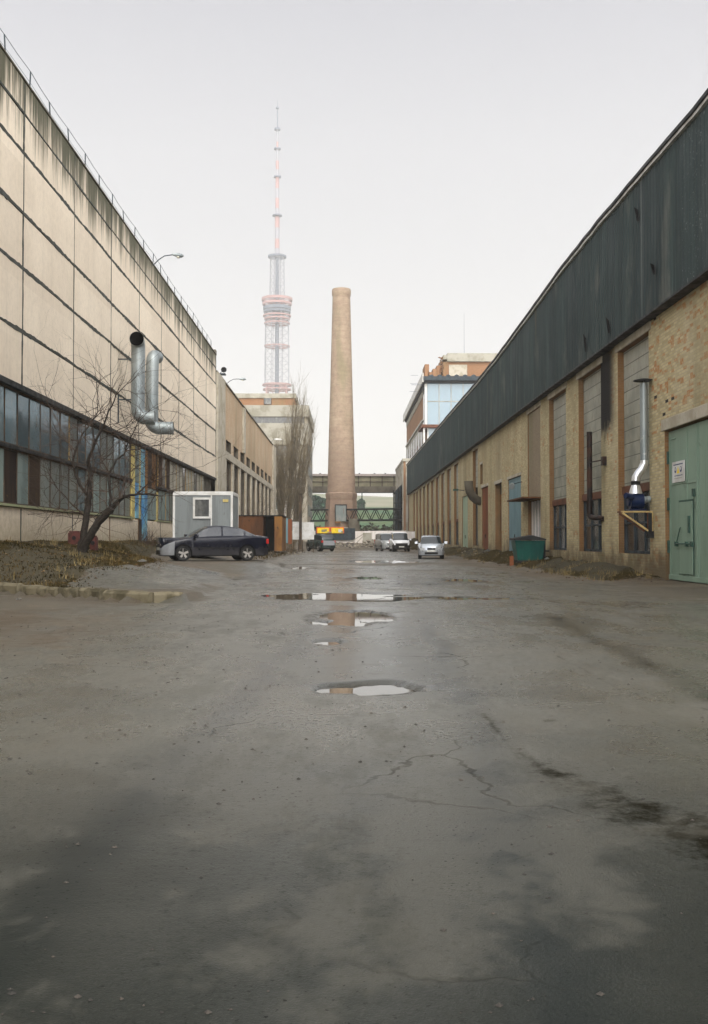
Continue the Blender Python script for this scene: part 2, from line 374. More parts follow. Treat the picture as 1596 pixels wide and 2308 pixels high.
M['teal_paint'] = m_weave('grey_teal_paint', (.19,.24,.22), (.12,.16,.155), (.26,.24,.17), 1.3, .3, .6)
M['yellow_paint'] = m_weave('faded_yellow_paint', (.55,.46,.17), (.42,.33,.12), (.25,.10,.03), 1.2, .4, .6)
M['pale_green'] = m_weave('pale_mint_door_paint', (.30,.38,.27), (.24,.31,.22), (.38,.38,.28), 1.3, .3, .6)
M['rust_door'] = m_weave('red_rust_door', (.20,.065,.025), (.13,.045,.02), (.07,.03,.02), .9, .15, .75)
M['rust_orange'] = m_weave('orange_rust_sheet', (.20,.095,.025), (.12,.055,.02), (.05,.03,.018), .9, .3, .8)
M['rust_brown'] = m_weave('brown_rust_sheet', (.105,.042,.014), (.06,.026,.011), (.035,.018,.01), 1.2, .3, .8)
M['white'] = plain('white_paint', (.62,.62,.60), .5, c2=(.50,.49,.45), sc_=2)
M['white_dirty'] = plain('dirty_white_board', (.78,.74,.70), .7, c2=(.60,.54,.48), sc_=.9, streak=True)
M['cabin'] = m_weave('grey_corrugated_cabin', (.20,.22,.22), (.165,.18,.18), (.13,.14,.135), 1.3, .15, .45, .25)
M['red_box'] = m_weave('faded_red_box', (.11,.036,.03), (.07,.025,.02), (.04,.02,.015), 5, 1, .7)
M['sign_y'] = plain('banner_yellow', (.85,.62,.02), .5)
M['sign_r'] = plain('banner_orange_red', (.75,.12,.02), .5)
M['sign_ink'] = plain('sign_blue_ink', (.05,.06,.14), .6)
M['bark'] = plain('dark_bark', (.022,.018,.015), .9, c2=(.045,.038,.03), sc_=14, bump=.8, spec=.15)
M['twig'] = plain('brown_twig', (.05,.035,.028), .9, c2=(.085,.062,.045), sc_=5, spec=.15)
M['poplar'] = plain('poplar_twig', (.16,.125,.070), .9, c2=(.09,.07,.042), sc_=2, spec=.15)
M['poplar_t'] = plain('poplar_bark', (.07,.058,.04), .9, c2=(.13,.11,.075), sc_=4, spec=.15)
M['grass'] = plain('dead_grass', (.085,.055,.016), .9, c2=(.016,.015,.005), sc_=.8, spec=.1, lo=.38, hi=.6)
M['stone'] = plain('dark_grit', (.030,.028,.025), .9, c2=(.07,.06,.05), sc_=9, spec=.2)
M['rubble'] = plain('pale_rubble', (.26,.23,.18), .9, c2=(.10,.08,.055), sc_=2.5, spec=.2)
M['bin'] = m_weave('teal_dumpster_paint', (.008,.080,.062), (.006,.058,.048), (.035,.07,.05), 2, .4, .4)
M['steel_d'] = plain('dark_blue_grey_steel', (.035,.05,.058), .6, var=.5, c2=(.02,.025,.03))
M['t_red'] = plain('tower_red', (.42,.25,.235), .6)  # paled so the colour itself carries part of the distance haze
M['t_white'] = plain('tower_white', (.33,.33,.36), .6)
M['t_grey'] = plain('tower_steel_grey', (.15,.17,.21), .6)
M['olive'] = plain('olive_gallery_panels', (.25,.23,.15), .8, c2=(.15,.14,.09), sc_=.3)
M['pink_roof'] = plain('pinkish_roof_edge', (.42,.36,.33), .8)
M['leafgreen'] = plain('far_conifer_green', (.030,.085,.045), .9, c2=(.018,.05,.028), sc_=.6, spec=.1)
M['wood_far'] = plain('far_wood_dark', (.060,.062,.035), .9, c2=(.03,.035,.02), sc_=.12, spec=.1)
M['rubber'] = plain('tyre_rubber', (.012,.012,.012), .8, spec=.3)
M['rim'] = plain('alloy_rim', (.50,.48,.45), .3, .6, local=True)
M['lamp_glass'] = plain('headlight_glass', (.62,.60,.48), .15, 0, spec=.8, local=True)
M['tail_red'] = plain('tail_light_red', (.42,.015,.012), .2, local=True)
M['car_glass'] = plain('tinted_car_glass', (.015,.020,.022), .04, 0, spec=.9, local=True)
M['trim'] = plain('black_plastic_trim', (.014,.014,.014), .55, local=True)
M['plate'] = plain('number_plate_white', (.6,.6,.55), .5, local=True)

# ------------------------------------------------------------------ ground
def lerp_tab(t, x):
    if x <= t[0][0]: return t[0][1]
    for (a, va), (b, vb) in zip(t, t[1:]):
        if x <= b: return va+(vb-va)*(x-a)/(b-a)
    return t[-1][1]
def sst(a, b, x):
    t = min(1, max(0, (x-a)/(b-a))); return t*t*(3-2*t)
EDGE = [(0,-3), (19,-2.95), (21,-2.95), (29,-3.25), (41,-3.9), (55,-4.3), (80,-4.6), (110,-4.6), (160,-4.6)]
GRS = [(18,-3.0), (20,-4.6), (22.5,-5.9), (27,-6.3), (31,-6.0), (36,-6.3), (41,-7.6), (46,-8.4), (60,-8.6)]
KERB = [(-10.6,24.75), (-9.0,23.9), (-7.5,22.9), (-6.2,21.75), (-4.86,20.3), (-3.83,19.45), (-3.1,19.55), (-2.85,20.6)]
def kerb_y(x): return lerp_tab(KERB[:-1], x)
def fb(x, y, s, o=3): return mn.fractal(Vector((x*s, y*s, 3.3)), 1.0, 2.0, o)
PUD = [(-.62,21.9,1.15,1.25), (.85,21.1,1.5,.9), (.05,16.0,.62,1.45), (.18,8.25,.38,.36), (1.6,58,1.9,3.6), (.6,33,.5,1.3), (-2.2,45,.6,2.2), (.75,22.9,1.2,.5), (2.5,21.3,1.0,.5), (-3.1,33,.5,1.6), (3.4,31,.6,1.4), (-.2,12.2,.16,.35)]
def height(x, y):
    h = .012*fb(x, y, .25)+.004*fb(x, y, 1.6, 2)
    if y < 170:
        e = lerp_tab(EDGE, x*0+y)
        ky = kerb_y(x)
        if x < e and y > ky+.06:
            t = (e-x)/(e+9.8); top = lerp_tab([(60,1.15), (80,.7), (120,.7)], y)
            hl = top*min(1.05, max(0, t))**1.15
            d = y-ky-.06; s = sst(0, 5, d)
            k0 = .15*(1-sst(24, 30, y)) if True else 0
            b = s*max(hl, k0*sst(0, .5, e-x))+(1-s)*(.15+.3*sst(-6, -10, x)*s)
            b *= sst(0, .12, d)
            h += b+.05*fb(x, y, .6)*min(1, t*2+.2)*(1 if t > .1 else .3)
        if x > 6.2:
            e2 = lerp_tab([(28,8.2), (32,7.3), (40,7.1), (60,7.0), (150,6.8)], y)+.25*fb(x, y, .5)
            top = lerp_tab([(29,.03), (31,.08), (35,.30), (60,.5), (150,.5)], y)
            h += top*sst(e2, 8.6, x)*(.85+.5*fb(x, y, .9, 4))+.10*sst(e2-.1, e2+.3, x)*(.4+fb(x, y, 1.8, 4))*(1 if y > 30 else .2)
        wp = sst(37.5,40.5,y)*(1-sst(46.2,49,y))*sst(-9.0,-8.0,x)
        if wp > 0 and x < -1.5: h = h*(1-wp)+wp*(.32*sst(-2.0,-3.5,x)+.012*fb(x,y,1))
        m = sst(122, 136, y); h += .8*m+.10*fb(x, y, .5)*sst(118, 128, y)
    else: h += .8+(y-170)*.004
    dip = 0
    for cx, cy, rx, ry in PUD:
        if abs(x-cx) < rx*2 and abs(y-cy) < ry*2:
            q = math.hypot((x-cx)/rx, (y-cy)/ry)+.6*fb(x*1.0, y*.6, 1.6/max(.5, rx), 5)
            dip = max(dip, 1-sst(.72, 1.12, q))
    if dip > 0: h = h*(1-dip)+(-.045)*dip
    return h
def seg_d(x, y, P, sx=1.0):
    best = 9
    for (ax, ay), (bx, by) in zip(P, P[1:]):
        vx, vy = bx-ax, by-ay; t = max(0, min(1, ((x-ax)*vx+(y-ay)*vy)/(vx*vx+vy*vy)))
        best = min(best, math.hypot((x-ax-vx*t), (y-ay-vy*t)*.6))
    return best
CR1 = [(.93,7.05), (.92,6.5), (.945,5.64), (1.02,5.2), (1.13,4.93), (1.28,4.45), (1.55,3.9), (2.2,3.3)]
CR2 = [(1.7,14.5), (1.94,13.3), (2.12,9.74), (2.12,8.15), (2.25,7.6), (2.6,7.0)]
CR3 = [(2.2,11.0), (2.9,9.6), (3.8,9.2)]
def attrs(x, y):
    e = lerp_tab(EDGE, y); gx = lerp_tab(GRS, y); dirt = .10+.38*fb(x, y, .2, 5); grass = 0; stain = 0; wet = .45
    if 19.4 < y < 60 and x < gx+.4 and y > kerb_y(x): grass = sst(gx+.4, gx-.5, x)*(1-sst(52, 60, y))
    if x > 6.6 and y > 28.5: grass = .62*sst(6.7, 7.5, x)*sst(28.5, 31, y)
    if y > 20 and x < e+.6: dirt += .45*sst(e+.6, e-.2, x)
    if 22 < y < 36 and gx < x < e: dirt -= .55*sst(e-.2, e-.8, x)
    if x > 5: dirt += .75*sst(4.6, 7.2, x)*sst(14, 24, y)
    if x < -1 and y < 22: dirt += .5*sst(-1.0, -5, x)*sst(3.5, 12, y)
    if y > 27: dirt += .25*sst(27, 50, y)
    if y > 120: dirt += .7*sst(120, 128, y)
    wet += .95*math.exp(-((x-.2)/.55)**2)*sst(7.2, 9.5, y)*(1-sst(22, 26, y))+.5*math.exp(-((x-.5)/2.2)**2)*sst(24, 28, y)*(1-sst(60, 90, y))*(.6+fb(x,y*.5,.5))
    wet += .22*math.exp(-((x-.9)/1.4)**2)*sst(24, 30, y)
    wet += .1*sst(6, 3, y)-.2*dirt  # near term adds to the painted foreground darkening
    vignette = sst(8.0+.9*fb(x,y,.35,3)-.35*abs(x-.3), 2.2, y)*min(1, .80+.16*abs(x-.2))  # painted lens falloff: ground darkens towards the camera and the sides
    for cx, cy, rx, ry in PUD:
        q = math.hypot((x-cx)/rx, (y-cy)/ry)
        if q < 2.2: wet += .2*(1-sst(1.0, 1.9, q)); stain += .5*(sst(.5, .9, q)*(1-sst(1.0, 1.5, q)))
    d = seg_d(x, y, CR1); wd = .035+.22*sst(6, 4, y); stain += .62*(1-sst(wd*.1, wd*2.0, d))
    stain += .55*sst(.9, 1.6, x)*sst(4.6, 3.4, y)  # darker towards the near right corner
    stain += .5*(1-sst(.01, .07, seg_d(x, y, CR2)))+.38*(1-sst(.02, .09, seg_d(x, y, CR3)))
    stain += .7*(1-sst(.02, .09, math.hypot(x-1.29, (y-6.75)*.5)))
    if x < -.5 and y < 12: stain += .18*max(0, fb(x, y, .8, 4))
    if x > 6.6 and y > 29: stain += .5*sst(6.6, 7.6, x)*sst(-.2, .3, fb(x, y, .5)+.1)*(1-sst(60, 90, y))
    for wx in (-1.15, .45, 2.3):      # tyre tracks in the film of mud
        if y < 16: wet += .34*math.exp(-((x-wx-.05*y+.02*fb(x, y, .5)*5)/.16)**2)*sst(1, 3, y)
    return dirt, grass, stain, wet, vignette
def build_ground():
    xs = [-1600,-900,-500,-250,-120,-60,-35,-22,-15,-12,-10.8]
    x = -10.2
    while x < 10.4: xs.append(x); x += .07 if -3.2 < x < 3.4 else (.16 if -9.9 < x < 9.2 else .4)
    xs += [11,13,17,25,40,70,130,260,500,900,1600]
    ys = [-120,-40,-15,-6,-2,0,1,1.6]; y = 2.0
    while y < 168: ys.append(y); y += min(.9, max(.035, y*y*.00075))
    ys += [172,180,200,230,280,340,420,520,700,1000,1300,1700,2600]
    nx, ny = len(xs), len(ys)
    vs, A = [], ([], [], [], [], [])
    for y in ys:
        for x in xs:
            vs.append((x, y, height(x, y)))
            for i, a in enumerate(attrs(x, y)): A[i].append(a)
    fs = [(j*nx+i, j*nx+i+1, (j+1)*nx+i+1, (j+1)*nx+i) for j in range(ny-1) for i in range(nx-1)]
    me = bpy.data.meshes.new('ground'); me.from_pydata(vs, [], fs)
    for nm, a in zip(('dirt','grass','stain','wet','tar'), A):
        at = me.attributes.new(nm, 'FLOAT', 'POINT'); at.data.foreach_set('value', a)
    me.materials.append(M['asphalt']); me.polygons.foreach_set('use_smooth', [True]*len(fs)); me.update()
    o = bpy.data.objects.new('ground', me); col.objects.link(o); structure(o)
build_ground()
# water sheets lie in the hollows; the ground itself draws their ragged shore
for pi_, (cx, cy, rx, ry) in enumerate(PUD):
    b = MB(); n = 28
    b.add([(cx+rx*1.25*math.cos(2*math.pi*k/n), cy+ry*1.25*math.sin(2*math.pi*k/n), -.014-.003*(pi_ % 4 if pi_ else 0)-(.008 if pi_ in (7, 8) else 0)) for k in range(n)], [tuple(range(n))])
    structure(b.build('puddle', M['water']))

# kerb stones
kb = MB(); seglen = [(0,1.1), (1.2,2.35), (2.4,3.45), (3.5,4.4), (4.45,5.9), (5.95,6.75), (6.8,7.6), (7.65,8.9), (8.95,9.7)]
KP = [Vector((x, y, 0)) for x, y in KERB]
def along(P, s):
    for a, b in zip(P, P[1:]):
        L = (b-a).length
        if s <= L: return a+(b-a)*(s/L)
        s -= L
    return P[-1].copy()
for i, (a, b) in enumerate(seglen):
    p, q = along(KP, a+.03), along(KP, b-.02)
    if (q-p).length < .2: continue
    d = (q-p).normalized(); nrm = Vector((-d.y, d.x, 0)); zt = .225+random.uniform(-.02, .012)-(.03 if i > 6 else 0)
    N = 7; rows = []
    for k in range(N+1):
        c = p+d*((q-p).length*k/N); j = [random.uniform(-.022, .022) for _ in range(6)]
        rows.append([c-nrm*(.0+j[0])+Vector((0,0,-.08)), c-nrm*(.0+j[1])+Vector((0,0,zt-.05)), c+nrm*(.035+j[2])+Vector((0,0,zt+j[3]*.8)),
                     c+nrm*.17+Vector((0,0,zt+j[4])), c+nrm*.20+Vector((0,0,zt-.05)), c+nrm*.2+Vector((0,0,-.08))])
    v = [p_ for r in rows for p_ in r]
    f = [(k*6+m, k*6+m+1, (k+1)*6+m+1, (k+1)*6+m) for k in range(N) for m in range(5)]+[tuple(range(6)), tuple(range(N*6, N*6+6))]
    kb.add(v, f)
structure(kb.build('kerb', M['kerb'], smooth=30))

# grass and litter on the bank
g = MB()
def blade(b, x, y, z, h, w, a, lean, m=0):
    dx, dy = math.cos(a)*w, math.sin(a)*w; lx, ly = -math.sin(a)*lean, math.cos(a)*lean
    b.add([(x-dx,y-dy,z), (x+dx,y+dy,z), (x+lx,y+ly,z+h)], [(0,1,2)], m)
for _ in range(60000):
    y = random.uniform(19.5, 58); x = random.uniform(-9.75, -3)
    gx = lerp_tab(GRS, y)
    if x > gx+random.gauss(0, .25) or y < kerb_y(x)+.22: continue
    if fb(x, y, .7) < -.25 and random.random() < .7: continue
    z = height(x, y)
    blade(g, x, y, z-.01, random.uniform(.015, .075), random.uniform(.008, .02), random.uniform(0, 6.3), random.uniform(0, .09))
for _ in range(900):   # weeds along the foot of the brick hall
    y = 30+random.random()**1.5*60; x = random.gauss(8.2, .5)
    if x > 8.95 or x < 7.1: continue
    blade(g, x, y, height(x, y)-.01, random.uniform(.01, .05), .012, random.uniform(0, 6.3), random.uniform(0, .05))
for _ in range(3000):
    y = random.uniform(56, 118); x = random.uniform(-9.5, -4.6)
    blade(g, x, y, height(x, y)-.01, random.uniform(.04, .25), .03, random.uniform(0, 6.3), random.uniform(0, .15))
for _ in range(230):      # taller dry tufts
    y = random.uniform(20, 56); x = random.uniform(-9.6, -3.5)
    if random.random() < .35: y = 30+random.random()**1.4*50; x = random.uniform(7.0, 8.9)
    elif x > lerp_tab(GRS, y)+.1 or y < kerb_y(x)+.3: continue
    for _ in range(14):
        xx, yy = x+random.gauss(0, .09), y+random.gauss(0, .09); blade(g, xx, yy, height(xx, yy)-.01, random.uniform(.07, .24), .009, random.uniform(0, 6.3), random.uniform(0, .16), 1)
for _ in range(2600):     # fallen leaves and scraps
    y = random.uniform(19.8, 56); x = random.uniform(-9.7, -3)
    if random.random() < .2: y = 29+random.random()**1.4*50; x = random.uniform(6.6, 8.9)
    elif x > lerp_tab(GRS, y)+.5 or y < kerb_y(x)+.25: continue
    z = height(x, y)+.02; a = random.uniform(0, 6.3); s_ = random.uniform(.015, .045); c_, q_ = math.cos(a)*s_, math.sin(a)*s_
    g.add([(x-c_,y-q_,z), (x+q_,y-c_,z+random.uniform(0,.03)), (x+c_,y+q_,z), (x-q_,y+c_,z+random.uniform(0,.03))], [(0,1,2,3)], random.choice((1,2,2,0)))
M['straw'] = plain('dry_straw', (.24,.185,.085), .9, c2=(.12,.085,.035), sc_=3, spec=.1); M['leaf'] = plain('brown_fallen_leaf', (.15,.075,.025), .8, c2=(.26,.20,.12), sc_=6, spec=.2)
tag(g.build('grass', [M['grass'], M['straw'], M['leaf']]), 'dead brown grass on the bank under the bare tree', 'grass', kind='stuff')
b = MB()
def pebble(b, x, y, z, r, m=0):
    v = [(x+r*random.uniform(.6,1.2)*a, y+r*random.uniform(.6,1.2)*c, z+r*.7*random.uniform(.6,1)*d) for a, c, d in ((1,0,0),(0,1,0),(-1,0,0),(0,-1,0),(0,0,1),(0,0,-1))]
    b.add(v, [(0,1,4),(1,2,4),(2,3,4),(3,0,4),(1,0,5),(2,1,5),(3,2,5),(0,3,5)], m)
for _ in range(950):
    y = 2.6+random.random()**1.3*14; x = random.gauss(-1.3-.10*y, .35+.12*y) if random.random() < .6 else random.uniform(-.5*y, .5*y)
    pebble(b, x, y, height(x, y)+.001, random.choice((.004,.006,.007,.009,.013))*(.8+y*.04))
for _ in range(380):
    x = random.uniform(5.5, 8.8); y = random.uniform(22, 60); pebble(b, x, y, height(x, y)-.01, random.choice((.01,.015,.02,.03)))
for _ in range(260):
    x = random.uniform(-3.5, 4); y = random.uniform(24, 110); pebble(b, x, y, height(x, y), random.uniform(.01, .04))
tag(b.build('gravel', M['stone']), 'dark loose grit scattered over the wet asphalt', 'gravel', kind='stuff')
b = MB()
for _ in range(420):
    x = random.uniform(-4.4, 5.8); y = random.uniform(127, 137); r = random.uniform(.06, .28)
    pebble(b, x, y, height(x, y), r, random.choice((0,0,1)))
for _ in range(160):
    x = random.gauss(3.6, .7); y = random.uniform(128, 135); pebble(b, x, y, height(x, y)+random.uniform(0, .5), random.uniform(.1, .3))
for _ in range(260):
    x = random.gauss(-5.0, .6); y = random.uniform(82, 110); pebble(b, x, y, height(x, y), random.uniform(.04, .16), random.choice((0,1,1)))
for _ in range(45):
    x = random.gauss(8.0, .4); y = random.uniform(52, 72); pebble(b, x, y, height(x, y), random.uniform(.03, .12), random.choice((0,1)))
tag(b.build('rubble', [M['rubble'], M['stone']]), 'broken stones and rubble heaped before the white fence', 'rubble', kind='stuff')
def scrap(px, py, Y, w, h, m, name, label, cat):
    p = aty(px, py, Y); z = height(p.x, Y); b = MB()
    b.add([(p.x-w,Y-.06,z+.02),(p.x+w*.2,Y-.09,z+h),(p.x+w,Y,z+.03),(p.x+w*.1,Y+.1,z+h*.6),(p.x,Y,z+.005)], [(0,1,3),(1,2,3),(0,4,1),(4,2,1),(0,3,4),(3,2,4)])
    tag(b.build(name, m), label, cat)
scrap(320, 1262, 33, .17, .10, M['white'], 'paper_scrap', 'crumpled white paper lying on the grass near the black car', 'litter')
scrap(43, 1351, 20.3, .05, .05, M['white'], 'plastic_cup', 'small white plastic scrap on the asphalt beyond the kerb', 'litter')
scrap(1098, 1243, 62, .22, .16, M['galv'], 'plastic_bag', 'pale blue grey plastic bag on the dirt beside the rusty doors', 'litter')
scrap(1232, 1263, 45.3, .12, .12, M['white'], 'foam_scrap', 'white foam scrap at the right foot of the dumpster', 'litter')

# ------------------------------------------------------------------ walls with openings
def wall_sheet(X, sgn, Y0, Y1, Z0, Z1, ops, depth=.35):
    """sheet in the plane x=X; ops (y0,y1,z0,z1[,depth]); reveals go away from the street; mats: 0 wall, 1 reveal"""
    b = MB(); ys = sorted({Y0, Y1, *[o[0] for o in ops], *[o[1] for o in ops]})
    zs = sorted({Z0, Z1, *[o[2] for o in ops], *[o[3] for o in ops]})
    for ya, yb in zip(ys, ys[1:]):
        for za, zb in zip(zs, zs[1:]):
            ym, zm = (ya+yb)/2, (za+zb)/2
            if any(o[0] < ym < o[1] and o[2] < zm < o[3] for o in ops): continue
            b.quad((X,ya,za), (X,yb,za), (X,yb,zb), (X,ya,zb))
    for o in ops:
        d = (o[4] if len(o) > 4 else depth)*sgn; a, c, e, f = o[:4]
        b.quad((X,a,e),(X+d,a,e),(X+d,a,f),(X,a,f), 1); b.quad((X,c,e),(X+d,c,e),(X+d,c,f),(X,c,f), 1)
        b.quad((X,a,f),(X+d,a,f),(X+d,c,f),(X,c,f), 1); b.quad((X,a,e),(X+d,a,e),(X+d,c,e),(X,c,e), 1)
    return b

# ------------------------------------------------------------------ left panel hall
LX = -9.8
ROOF, ZS = 15.12, [14.12, 12.90, 11.06, 9.38, 7.45, 5.78]
hall = thing('panel_hall', 'long cream precast panel factory hall with stained parapet and blue grey window strip', 'building', (LX, 44, 0))
b = MB()
Ys = [2+6*k for k in range(14)]; Ys[-1] = 79.6
zr = [ROOF]+ZS
for i in range(len(zr)-1):
    z1, z0 = zr[i], zr[i+1]
    for a, c in zip(Ys, Ys[1:]):
        off = random.uniform(-.012, .012)
        b.box(LX-.3, LX+off, a+.035, c-.035, z0+.03, z1-(.03 if i else 0))
for a, c in zip(Ys, Ys[1:]):
    if not (46 < a < 52): b.box(LX-.3, LX+random.uniform(-.01, .01), a+.03, c-.03, .2, 2.12)
b.box(LX-.3, LX-.003, 52.0, 56, .2, 2.12); b.box(LX-.3, LX-.003, 48.03, 48.9, .2, 2.12)
b.build('wall_panels', M['panel'], hall, bevel=.015)
b = MB(); b.box(LX-26, LX-.31, 2, 79.3, 0, ROOF-.4); b.build('hall_core', M['conc_dark'], hall)
b = MB()   # mastic smeared over the joints, thick, thin, wandering
def smear(b, pts, w, nrm_x=LX+.012, vertical=False):
    n = len(pts); v = []
    for i, (y, z) in enumerate(pts):
        s = mn.noise(Vector((y*.45, z*2.1, 5)))*.9+mn.noise(Vector((y*6, z*5, 1)))*.6
        a = w*(1+s); o_ = w*.35*mn.noise(Vector((y*.3, z, 9)))+w*.3*mn.noise(Vector((y*4, z, 19)))
        if vertical: v += [(nrm_x, y-a/2+o_, z), (nrm_x, y+a/2+o_, z), (nrm_x-.1, y+a/2+o_+.01, z), (nrm_x-.1, y-a/2+o_-.01, z)]
        else: v += [(nrm_x, y, z-a/2+o_), (nrm_x, y, z+a/2+o_), (nrm_x-.1, y, z+a/2+o_+.01), (nrm_x-.1, y, z-a/2+o_-.01)]
    f = []
    for i in range(n-1):
        for k in range(4): f.append((i*4+k, i*4+(k+1) % 4, i*4+4+(k+1) % 4, i*4+4+k))
    b.add(v, f)
for z, w in zip(ZS[:-1], (.075,.11,.12,.10,.125)):
    smear(b, [(2+.2*i, z+.02*math.sin(i*.05)) for i in range(389)], w)
for i, y in enumerate(Ys[1:-1]):
    smear(b, [(y, ROOF-.05-.15*k) for k in range(63)], .06 if i % 2 else .085, LX+.010, True)
for y in Ys[1:-1]: 
    if not 46 < y < 56: smear(b, [(y, .3+.15*k) for k in range(13)], .07, LX+.010, True)
smear(b, [(Ys[-1]-.03, ROOF-.05-.2*k) for k in range(48)], .12, LX+.010, True)
b.build('joint_sealant', M['seal'], hall)
b = MB()
b.box(LX-.3, LX+.06, 2, 79.7, ZS[-1]-.12, ZS[-1]+.045); b.build('drip_band', M['black'], hall)
b = MB(); b.box(LX-.32, LX+.10, 2, 48.8, 2.14, 2.21); b.box(LX-.32, LX+.05, 55.0, 79.5, 2.14, 2.20); b.build('sill', M['green_sill'], hall)
b = MB(); b.box(LX-.45, LX+.05, 2, 79.75, ROOF, ROOF+.07); b.build('coping', M['conc_dark'], hall, bevel=.02)
b = MB(); b.box(LX-2.2, LX+.03, 79.05, 79.75, ROOF+.071, ROOF+.33); b.build('parapet_cap', M['conc_dark'], hall)
rng = random.Random(5)
for k in range(12):         # one window per bay and row; its panes are one child
    a = Ys[k]; c = Ys[k+1]
    for row, (z0, z1) in enumerate(((2.21, 3.86), (3.96, 5.66))):
        segs = [(a+1.2*j, a+1.2*(j+1)) for j in range(5)]
        if 47 < a < 51: segs = [s for s in segs if s[1] < 48.95 or s[0] > 48.9+5.9]
        if 53 < a < 55: segs = [s for s in segs if s[0] > 54.9]
        if not segs: continue
        fr, pn = MB(), MB()
        x0 = LX-.14
        lo, hi = segs[0][0], segs[-1][1]
        fr.box(x0-.05, x0+.06, lo, hi, z0, z0+.05); fr.box(x0-.05, x0+.06, lo, hi, z1-.05, z1)
        for i, (s0, s1) in enumerate(segs):
            mt = 0 if (rng.random() < .6 or a < 38) else rng.choice((0,1,1))
            if row == 0: mt = rng.choice((0, 1, 1, 2))
            if k == 4 or k == 5: mt = 0 if row == 1 else mt
            if row == 0 and (abs(s0-31.2) < .7 or abs(s0-33.4) < .5): mt = 3
            if a > 55 and rng.random() < .8: mt = 4 if row else 2
            if row == 1 and a > 47 and a < 62 and rng.random() < .35: mt = 3
            tilt = rng.uniform(-.006, .006)
            pn.add([(x0+tilt,s0+.03,z0+.04),(x0-tilt,s1-.03,z0+.04),(x0-tilt,s1-.03,z1-.04),(x0+tilt,s0+.03,z1-.04)], [(0,1,2,3)], mt)
            wd = .035 if rng.random() < .7 else .06
            fr.box(x0-.05, x0+.025, s0-wd*.6, s0+wd*.3, z0, z1, 1 if rng.random() < .25 else 0)
        f_ = fr.build('window', [M['mullion'], M['mullion_y']], hall)
        pn.build('pane', [M['glass_l'], M['glass_g'], M['teal_paint'], M['rustboard'], M['conc']], f_)
b = MB(); b.box(LX-.25, LX-.02, 2, 48.85, 3.86, 3.96); b.box(LX-.25, LX-.02, 55, 79.5, 3.86, 3.96); b.build('transom', M['black'], hall)
# painted doorway
d = MB(); x0 = LX-.05
for s0, s1, z0, z1, m in ((48.95,49.6,1.0,5.62,0), (49.6,50.35,3.9,5.6,2), (49.6,50.3,2.2,3.88,1), (49.6,50.2,1.0,2.18,3), (50.25,50.9,1.0,2.18,4),
                          (50.4,50.75,2.2,5.6,0), (50.8,52.0,3.3,5.6,1), (50.8,52.1,1.0,3.28,2), (52.05,52.45,2.9,5.6,3), (52.15,52.5,1.0,2.88,5),
                          (52.5,53.7,3.8,5.6,4), (53.72,54.9,3.8,5.6,3), (52.55,54.9,2.2,3.75,2), (54.92,55.4,1.0,3.7,0)):
    d.box(x0-.1, x0+rng.uniform(-.02, .05), s0, s1-.02, z0, z1-.02, m)
d.build('painted_doorway', [M['yellow_paint'], M['blue_paint'], M['teal_paint'], M['rust_orange'], M['rustboard'], M['white_dirty']], hall)
d = MB(); d.box(LX-.2, LX+.11, 51.0, 51.75, .9, 3.35); d.build('pillar', M['blue_paint'], hall)
# roof railing
t = thing('roof_railing', 'thin steel railing along the stained parapet of the cream hall', 'railing', (LX-.1, 44, ROOF+.07))
b = MB(); yy = 7.0
posts = []
while yy < 79: posts.append(yy); yy += 2.35
prev = None
for i, y in enumerate(posts):
    dx = rng.uniform(-.05, .05); top = (LX-.1+dx, y, ROOF+.07+.66+rng.uniform(-.04, .03))
    p = MB(); p.bar((LX-.1,y,ROOF+.07), top, .035)
    p.build('post', M['steel_d'], t)
    if prev: b.tube([prev, ((Vector(prev)+Vector(top))/2)-Vector((0,0,.03)), top], .011, 4); 
    if prev: b.tube([Vector(prev)-Vector((0,0,.36)), Vector(top)-Vector((0,0,.36))], .006, 3)
    prev = top
b.build('rail', M['steel_d'], t)

def street_lamp(name, label, base, arm_end, head=.55, z_up=.0, mat='galv'):
    t = thing(name, label, 'lamp', base); a, e = Vector(base), Vector(arm_end)
    mid = a.lerp(e, .55)+Vector((0,0,.18))
    MB().tube([a, a.lerp(mid, .5)+Vector((0,0,.05)), mid, e], .028, 6).build('arm', M['steel_d'], t, smooth=True)
    d = (e-a); d.z = 0; d = d.normalized(); h = MB(); n = 8
    h.tube([e-d*.1, e+d*.02, e+d*.2, e+d*head*.8, e+d*head], [.04,.07,.12,.10,.02], 8)
    hd = h.build('lamp_head', M[mat], t, smooth=True)
    MB().box(e.x+d.x*.25-.06, e.x+d.x*.25+.06, e.y+d.y*.25-.12, e.y+d.y*.25+.12, e.z-.13, e.z-.09).build('lens', M['lamp_glass'], hd)
    return t
street_lamp('street_lamp', 'grey street lamp on curved arm above the cream hall parapet', (LX+.05, 53.2, ROOF-.1), (LX+1.0, 53.8, ROOF+.62))

# ducts on the left hall
def elbow(c, a, b, r, n=6):
    """quarter bend from point c+a to c+b about corner c"""
    a, b = Vector(a), Vector(b); c = Vector(c); o = c+a+b
    return [o-b*math.cos(t)-a*math.sin(t) if False else c+a*(1-math.sin(t))+b*(1-math.cos(t)) for t in [math.pi/2*i/n for i in range(n+1)]]
def duct(name, label, pts, r, mat, mouth_ends, seams=(), parent=None, n=20, group=None, struts=()):
    t = thing(name, label, 'duct', pts[0], group)
    b = MB(); b.tube(pts, r, n, caps=False); b.tube(pts, r-.012, n, m=1, caps=False)
    o = b.build('pipe', [M[mat], M['duct_in']], t, smooth=60)
    for p, d in seams:
        p, d = Vector(p), Vector(d).normalized(); MB().tube([p-d*.015, p+d*.015], r+.014, n).build('seam_band', M[mat], t, smooth=30)
    for st in struts: MB().bar(*st, .05).build('bracket', M['steel_d'], t)
    return t
